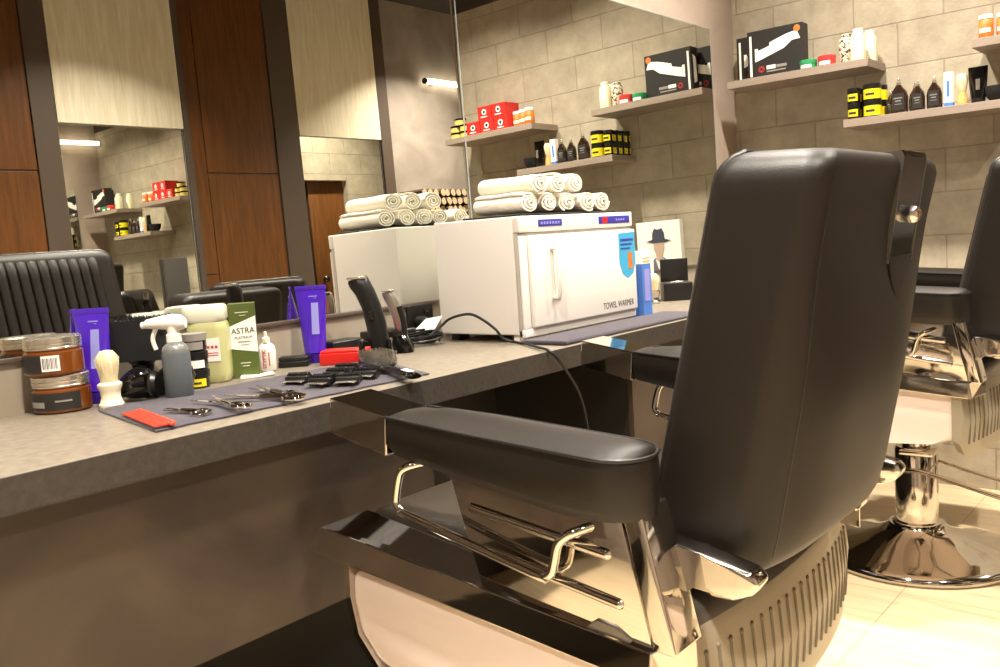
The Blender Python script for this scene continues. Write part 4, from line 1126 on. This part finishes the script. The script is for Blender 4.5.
for k in range(2):
    round_tin(.0335, .0655, m_yellow, 'larger yellow wax tin, %s of its stack on the lower shelf' % ('bottom', 'top')[k], (.659, -.185, ZB + .0657 * k))
    round_tin(.0335, .0655, m_yellow, 'larger yellow wax tin behind, %s of the rear stack on the lower shelf' % ('bottom', 'top')[k], (.659, -.105, ZB + .0657 * k))
def pump_bottle(loc, w_, h_, label):
    t = thing('pump_bottle', label, 'bottle', loc, 0)
    rings = [[(a, b_, z * h_) for a, b_ in rrect(0, 0, ww * w_, .030 * (ww * .4 + .6), .012 * ww, 5)] for z, ww in ((0, .86), (.03, .98), (.45, 1.0), (.62, .82), (.72, .48), (.78, .30), (.80, .28))]
    obj('body', add_loft(B(), rings), m_brown_bottle, t)
    obj('pump', disc_can([(0, .80 * h_), (.0085, .80 * h_), (.0085, .88 * h_), (.0045, .90 * h_), (.0045, .97 * h_), (.002, h_), (0, h_)], 16), m_silver, t)
    obj('label', add_box(B(), -w_ * .34, w_ * .34, -.0166, -.0150, h_ * .1, h_ * .56, .0004), m_labelblack, t, smooth=False)
    bars([(-w_ * .24, w_ * .24, h_ * .42, h_ * .45), (-w_ * .16, w_ * .16, h_ * .34, h_ * .37), (-w_ * .2, w_ * .2, h_ * .26, h_ * .275)], m_grey_label, t, -.0168); return t
pump_bottle((.712, -.12, ZB), .040, .105, 'narrow dark bottle tucked behind the yellow tins on the lower shelf')
pump_bottle((.757, -.17, ZB), .068, .140, 'largest dark pump bottle on the lower shelf, beside the yellow tins')
pump_bottle((.800, -.10, ZB), .050, .125, 'dark pump bottle standing behind the two front pump bottles')
pump_bottle((.829, -.175, ZB), .052, .120, 'dark pump bottle in the middle of the front three')
pump_bottle((.889, -.175, ZB), .056, .125, 'dark pump bottle beside the white upright carton')
t = thing('white_carton', 'slim white upright carton with a blue foot on the lower shelf', 'carton', (.940, -.17, ZB), 0)
obj('box', add_box(B(), -.0155, .0155, -.015, .015, .0, .132, .0006), m_paper, t, smooth=False); obj('blue_foot', add_box(B(), -.0158, .0158, -.0153, .0153, .0, .018, .0006), m_blue, t, smooth=False); bars([(-.006, .005, .04, .10)], m_blue, t, -.0152)
t = thing('boxed_brush', 'beige shaving brush in clear packaging on the lower shelf', 'brush', (.985, -.165, ZB), 0)
obj('handle', disc_can([(0, 0), (.019, 0), (.019, .03), (.013, .045), (.013, .055), (0, .055)], 24), m_tan, t); obj('bristles', disc_can([(0, .0552), (.013, .0552), (.020, .085), (.021, .105), (.014, .118), (0, .12)], 24), m_bristle, t)
t = thing('black_tube', 'glossy black tube standing crimp end up on the lower shelf', 'tube', (1.040, -.165, ZB), 0)
rings = [[(hw * math.cos(a), hd * math.sin(a), z) for a in [2 * PI * q / 24 for q in range(24)]] for z, hw, hd in ((.020, .026, .024), (.05, .029, .02), (.09, .032, .010), (.13, .034, .0016), (.138, .034, .0012))]
obj('body', add_loft(B(), rings), m_gblack, t); obj('cap', disc_can([(0, 0), (.024, 0), (.024, .0195), (0, .02)], 24), m_black, t)
bars([(-.004, .010, .05, .09)], m_silver, t, -.0215)
t = thing('shaving_bowl', 'matt black shaving bowl at the outer end of the lower shelf', 'bowl', (1.105, -.15, ZB), 0)
obj('shell', disc_can([(0, 0), (.024, 0), (.026, .003), (.036, .015), (.045, .035), (.048, .058), (.045, .058), (.040, .035), (.03, .015), (0, .010)], 36), m_mblack, t); obj('foot_ring', disc_can([(.022, 0), (.026, 0), (.026, .004), (.022, .004), (.022, 0)], 30), m_gblack, t)
# upper shelf: orange jars, red cartons, straw coloured tins
for (lx, ly, lb) in ((1.072, -.185, 'orange labelled jar with white lid at the left front of the upper shelf'), (1.128, -.165, 'orange labelled jar with white lid, middle of three on the upper shelf'), (1.180, -.15, 'orange labelled jar with white lid beside the red cartons')):
    t = thing('orange_jar', lb, 'jar', (lx, ly, ZA), 0); r = .0245
    obj('body', disc_can([(0, 0), (r - .002, 0), (r, .003), (r, .066), (r - .003, .070), (0, .070)], 28), m_orange, t)
    obj('lid', disc_can([(0, .0702), (r, .0702), (r, .083), (r - .002, .085), (0, .085)], 28), m_white, t)
    arc_label(r, .02, .036, -50, 50, m_cream, t)
for k, (bx, bz, lb) in enumerate(((1.212, 0, 'red carton at the left of the bottom row on the upper shelf'), (1.312, 0, 'middle red carton of the bottom row on the upper shelf'), (1.412, 0, 'red carton at the right of the bottom row on the upper shelf'), (1.222, .072, 'red carton at the left of the top row on the upper shelf'), (1.322, .072, 'red carton at the right of the top row on the upper shelf'))):
    t = thing('red_carton', lb, 'carton', (bx, -.20, ZA + bz), 0)
    obj('box', add_box(B(), 0, .096, 0, .12, 0, .0715, .0008), m_redbox, t, smooth=False)
    bm = B(); add_lathe(bm, [(.009, 0), (.016, 0), (.016, .0006), (.009, .0006), (.009, 0)], (.05, 0, .04), 20, Matrix.Rotation(PI/2, 4, 'X')); obj('ring_mark', bm, m_paper, t); bars([(.03, .075, .012, .017)], m_paper, t, -.0001)
k = 0
for (tx, tz, lb) in ((1.548, 0, 'straw coloured tin, bottom of the inner stack on the upper shelf'), (1.548, 1, 'straw coloured tin, upper one of the inner stack on the upper shelf'), (1.620, 0, 'straw coloured tin, bottom of the end stack on the upper shelf'), (1.620, 1, 'straw coloured tin, upper one of the end stack on the upper shelf'), (1.586, 2, 'straw coloured tin topping the two stacks on the upper shelf')):
    t = thing('balm_tin', lb, 'tin', (tx, -.16, ZA + .0375 * tz), 0); r = .034
    obj('body', disc_can([(0, 0), (r - .001, 0), (r, .001), (r, .027), (0, .027)], 30), m_yellow_tin, t); obj('lid', disc_can([(0, .0272), (r + .0012, .0272), (r + .0012, .0355), (r - .001, .037), (0, .037)], 30), m_gblack, t)
# things on the far ledge under the opposite mirror
t = thing('slate_board', 'dark grey upright board on the white ledge under the far mirror', 'board', (WO - .024, -1.165, .8555), 0)
obj('board', add_box(B(), -.018, .008, -.075, .075, 0, .30, .002), mat('slate', '#4d4a46', .4), t); obj('stand_foot', add_box(B(), -.0195, .009, -.05, .05, .0, .008, .001), m_chrome_soft, t)
t = thing('tap_bottle', 'small chrome topped bottle on the white ledge under the far mirror', 'bottle', (WO - .030, -1.36, .8555), 0)
obj('body', disc_can([(0, 0), (.015, 0), (.015, .06), (.006, .075), (0, .075)], 20), m_gblack, t); obj('top', disc_can([(0, .0752), (.007, .0752), (.007, .11), (.004, .12), (0, .12)], 16), m_chrome, t)
# ---------------------------------------------------------------- lights, camera, render look
for x, y, pw in LAMPS: downlight(x, y, pw)
w = bpy.data.worlds.new('World'); bpy.context.scene.world = w; w.use_nodes = True
w.node_tree.nodes['Background'].inputs[0].default_value = (1, .85, .65, 1); w.node_tree.nodes['Background'].inputs[1].default_value = .3
cam = bpy.data.cameras.new('camera'); co = bpy.data.objects.new('camera', cam); COL.objects.link(co)
cam.sensor_width = 36; cam.sensor_fit = 'HORIZONTAL'; cam.lens = 894.8625 / 1000 * 36; cam.clip_start = .02; cam.clip_end = 50
Rv = Vector((0.76553565, 0.64002335, -0.06576686)); Uv = Vector((-0.01795583, 0.12343158, 0.99219062)); Fv = Vector((-0.64314287, 0.75837639, -0.10598343))
Mx = Matrix(((Rv.x, Uv.x, -Fv.x, 1.8495), (Rv.y, Uv.y, -Fv.y, -4.0074), (Rv.z, Uv.z, -Fv.z, 1.06), (0, 0, 0, 1)))
co.matrix_world = Mx
sc = bpy.context.scene; sc.camera = co
sc.view_settings.view_transform = 'Standard'; sc.view_settings.look = 'None'; sc.view_settings.gamma = 1; sc.view_settings.use_curve_mapping = False
sc.view_settings.exposure = EXPO
sc.cycles.max_bounces = 14; sc.cycles.glossy_bounces = 8; sc.cycles.diffuse_bounces = 5
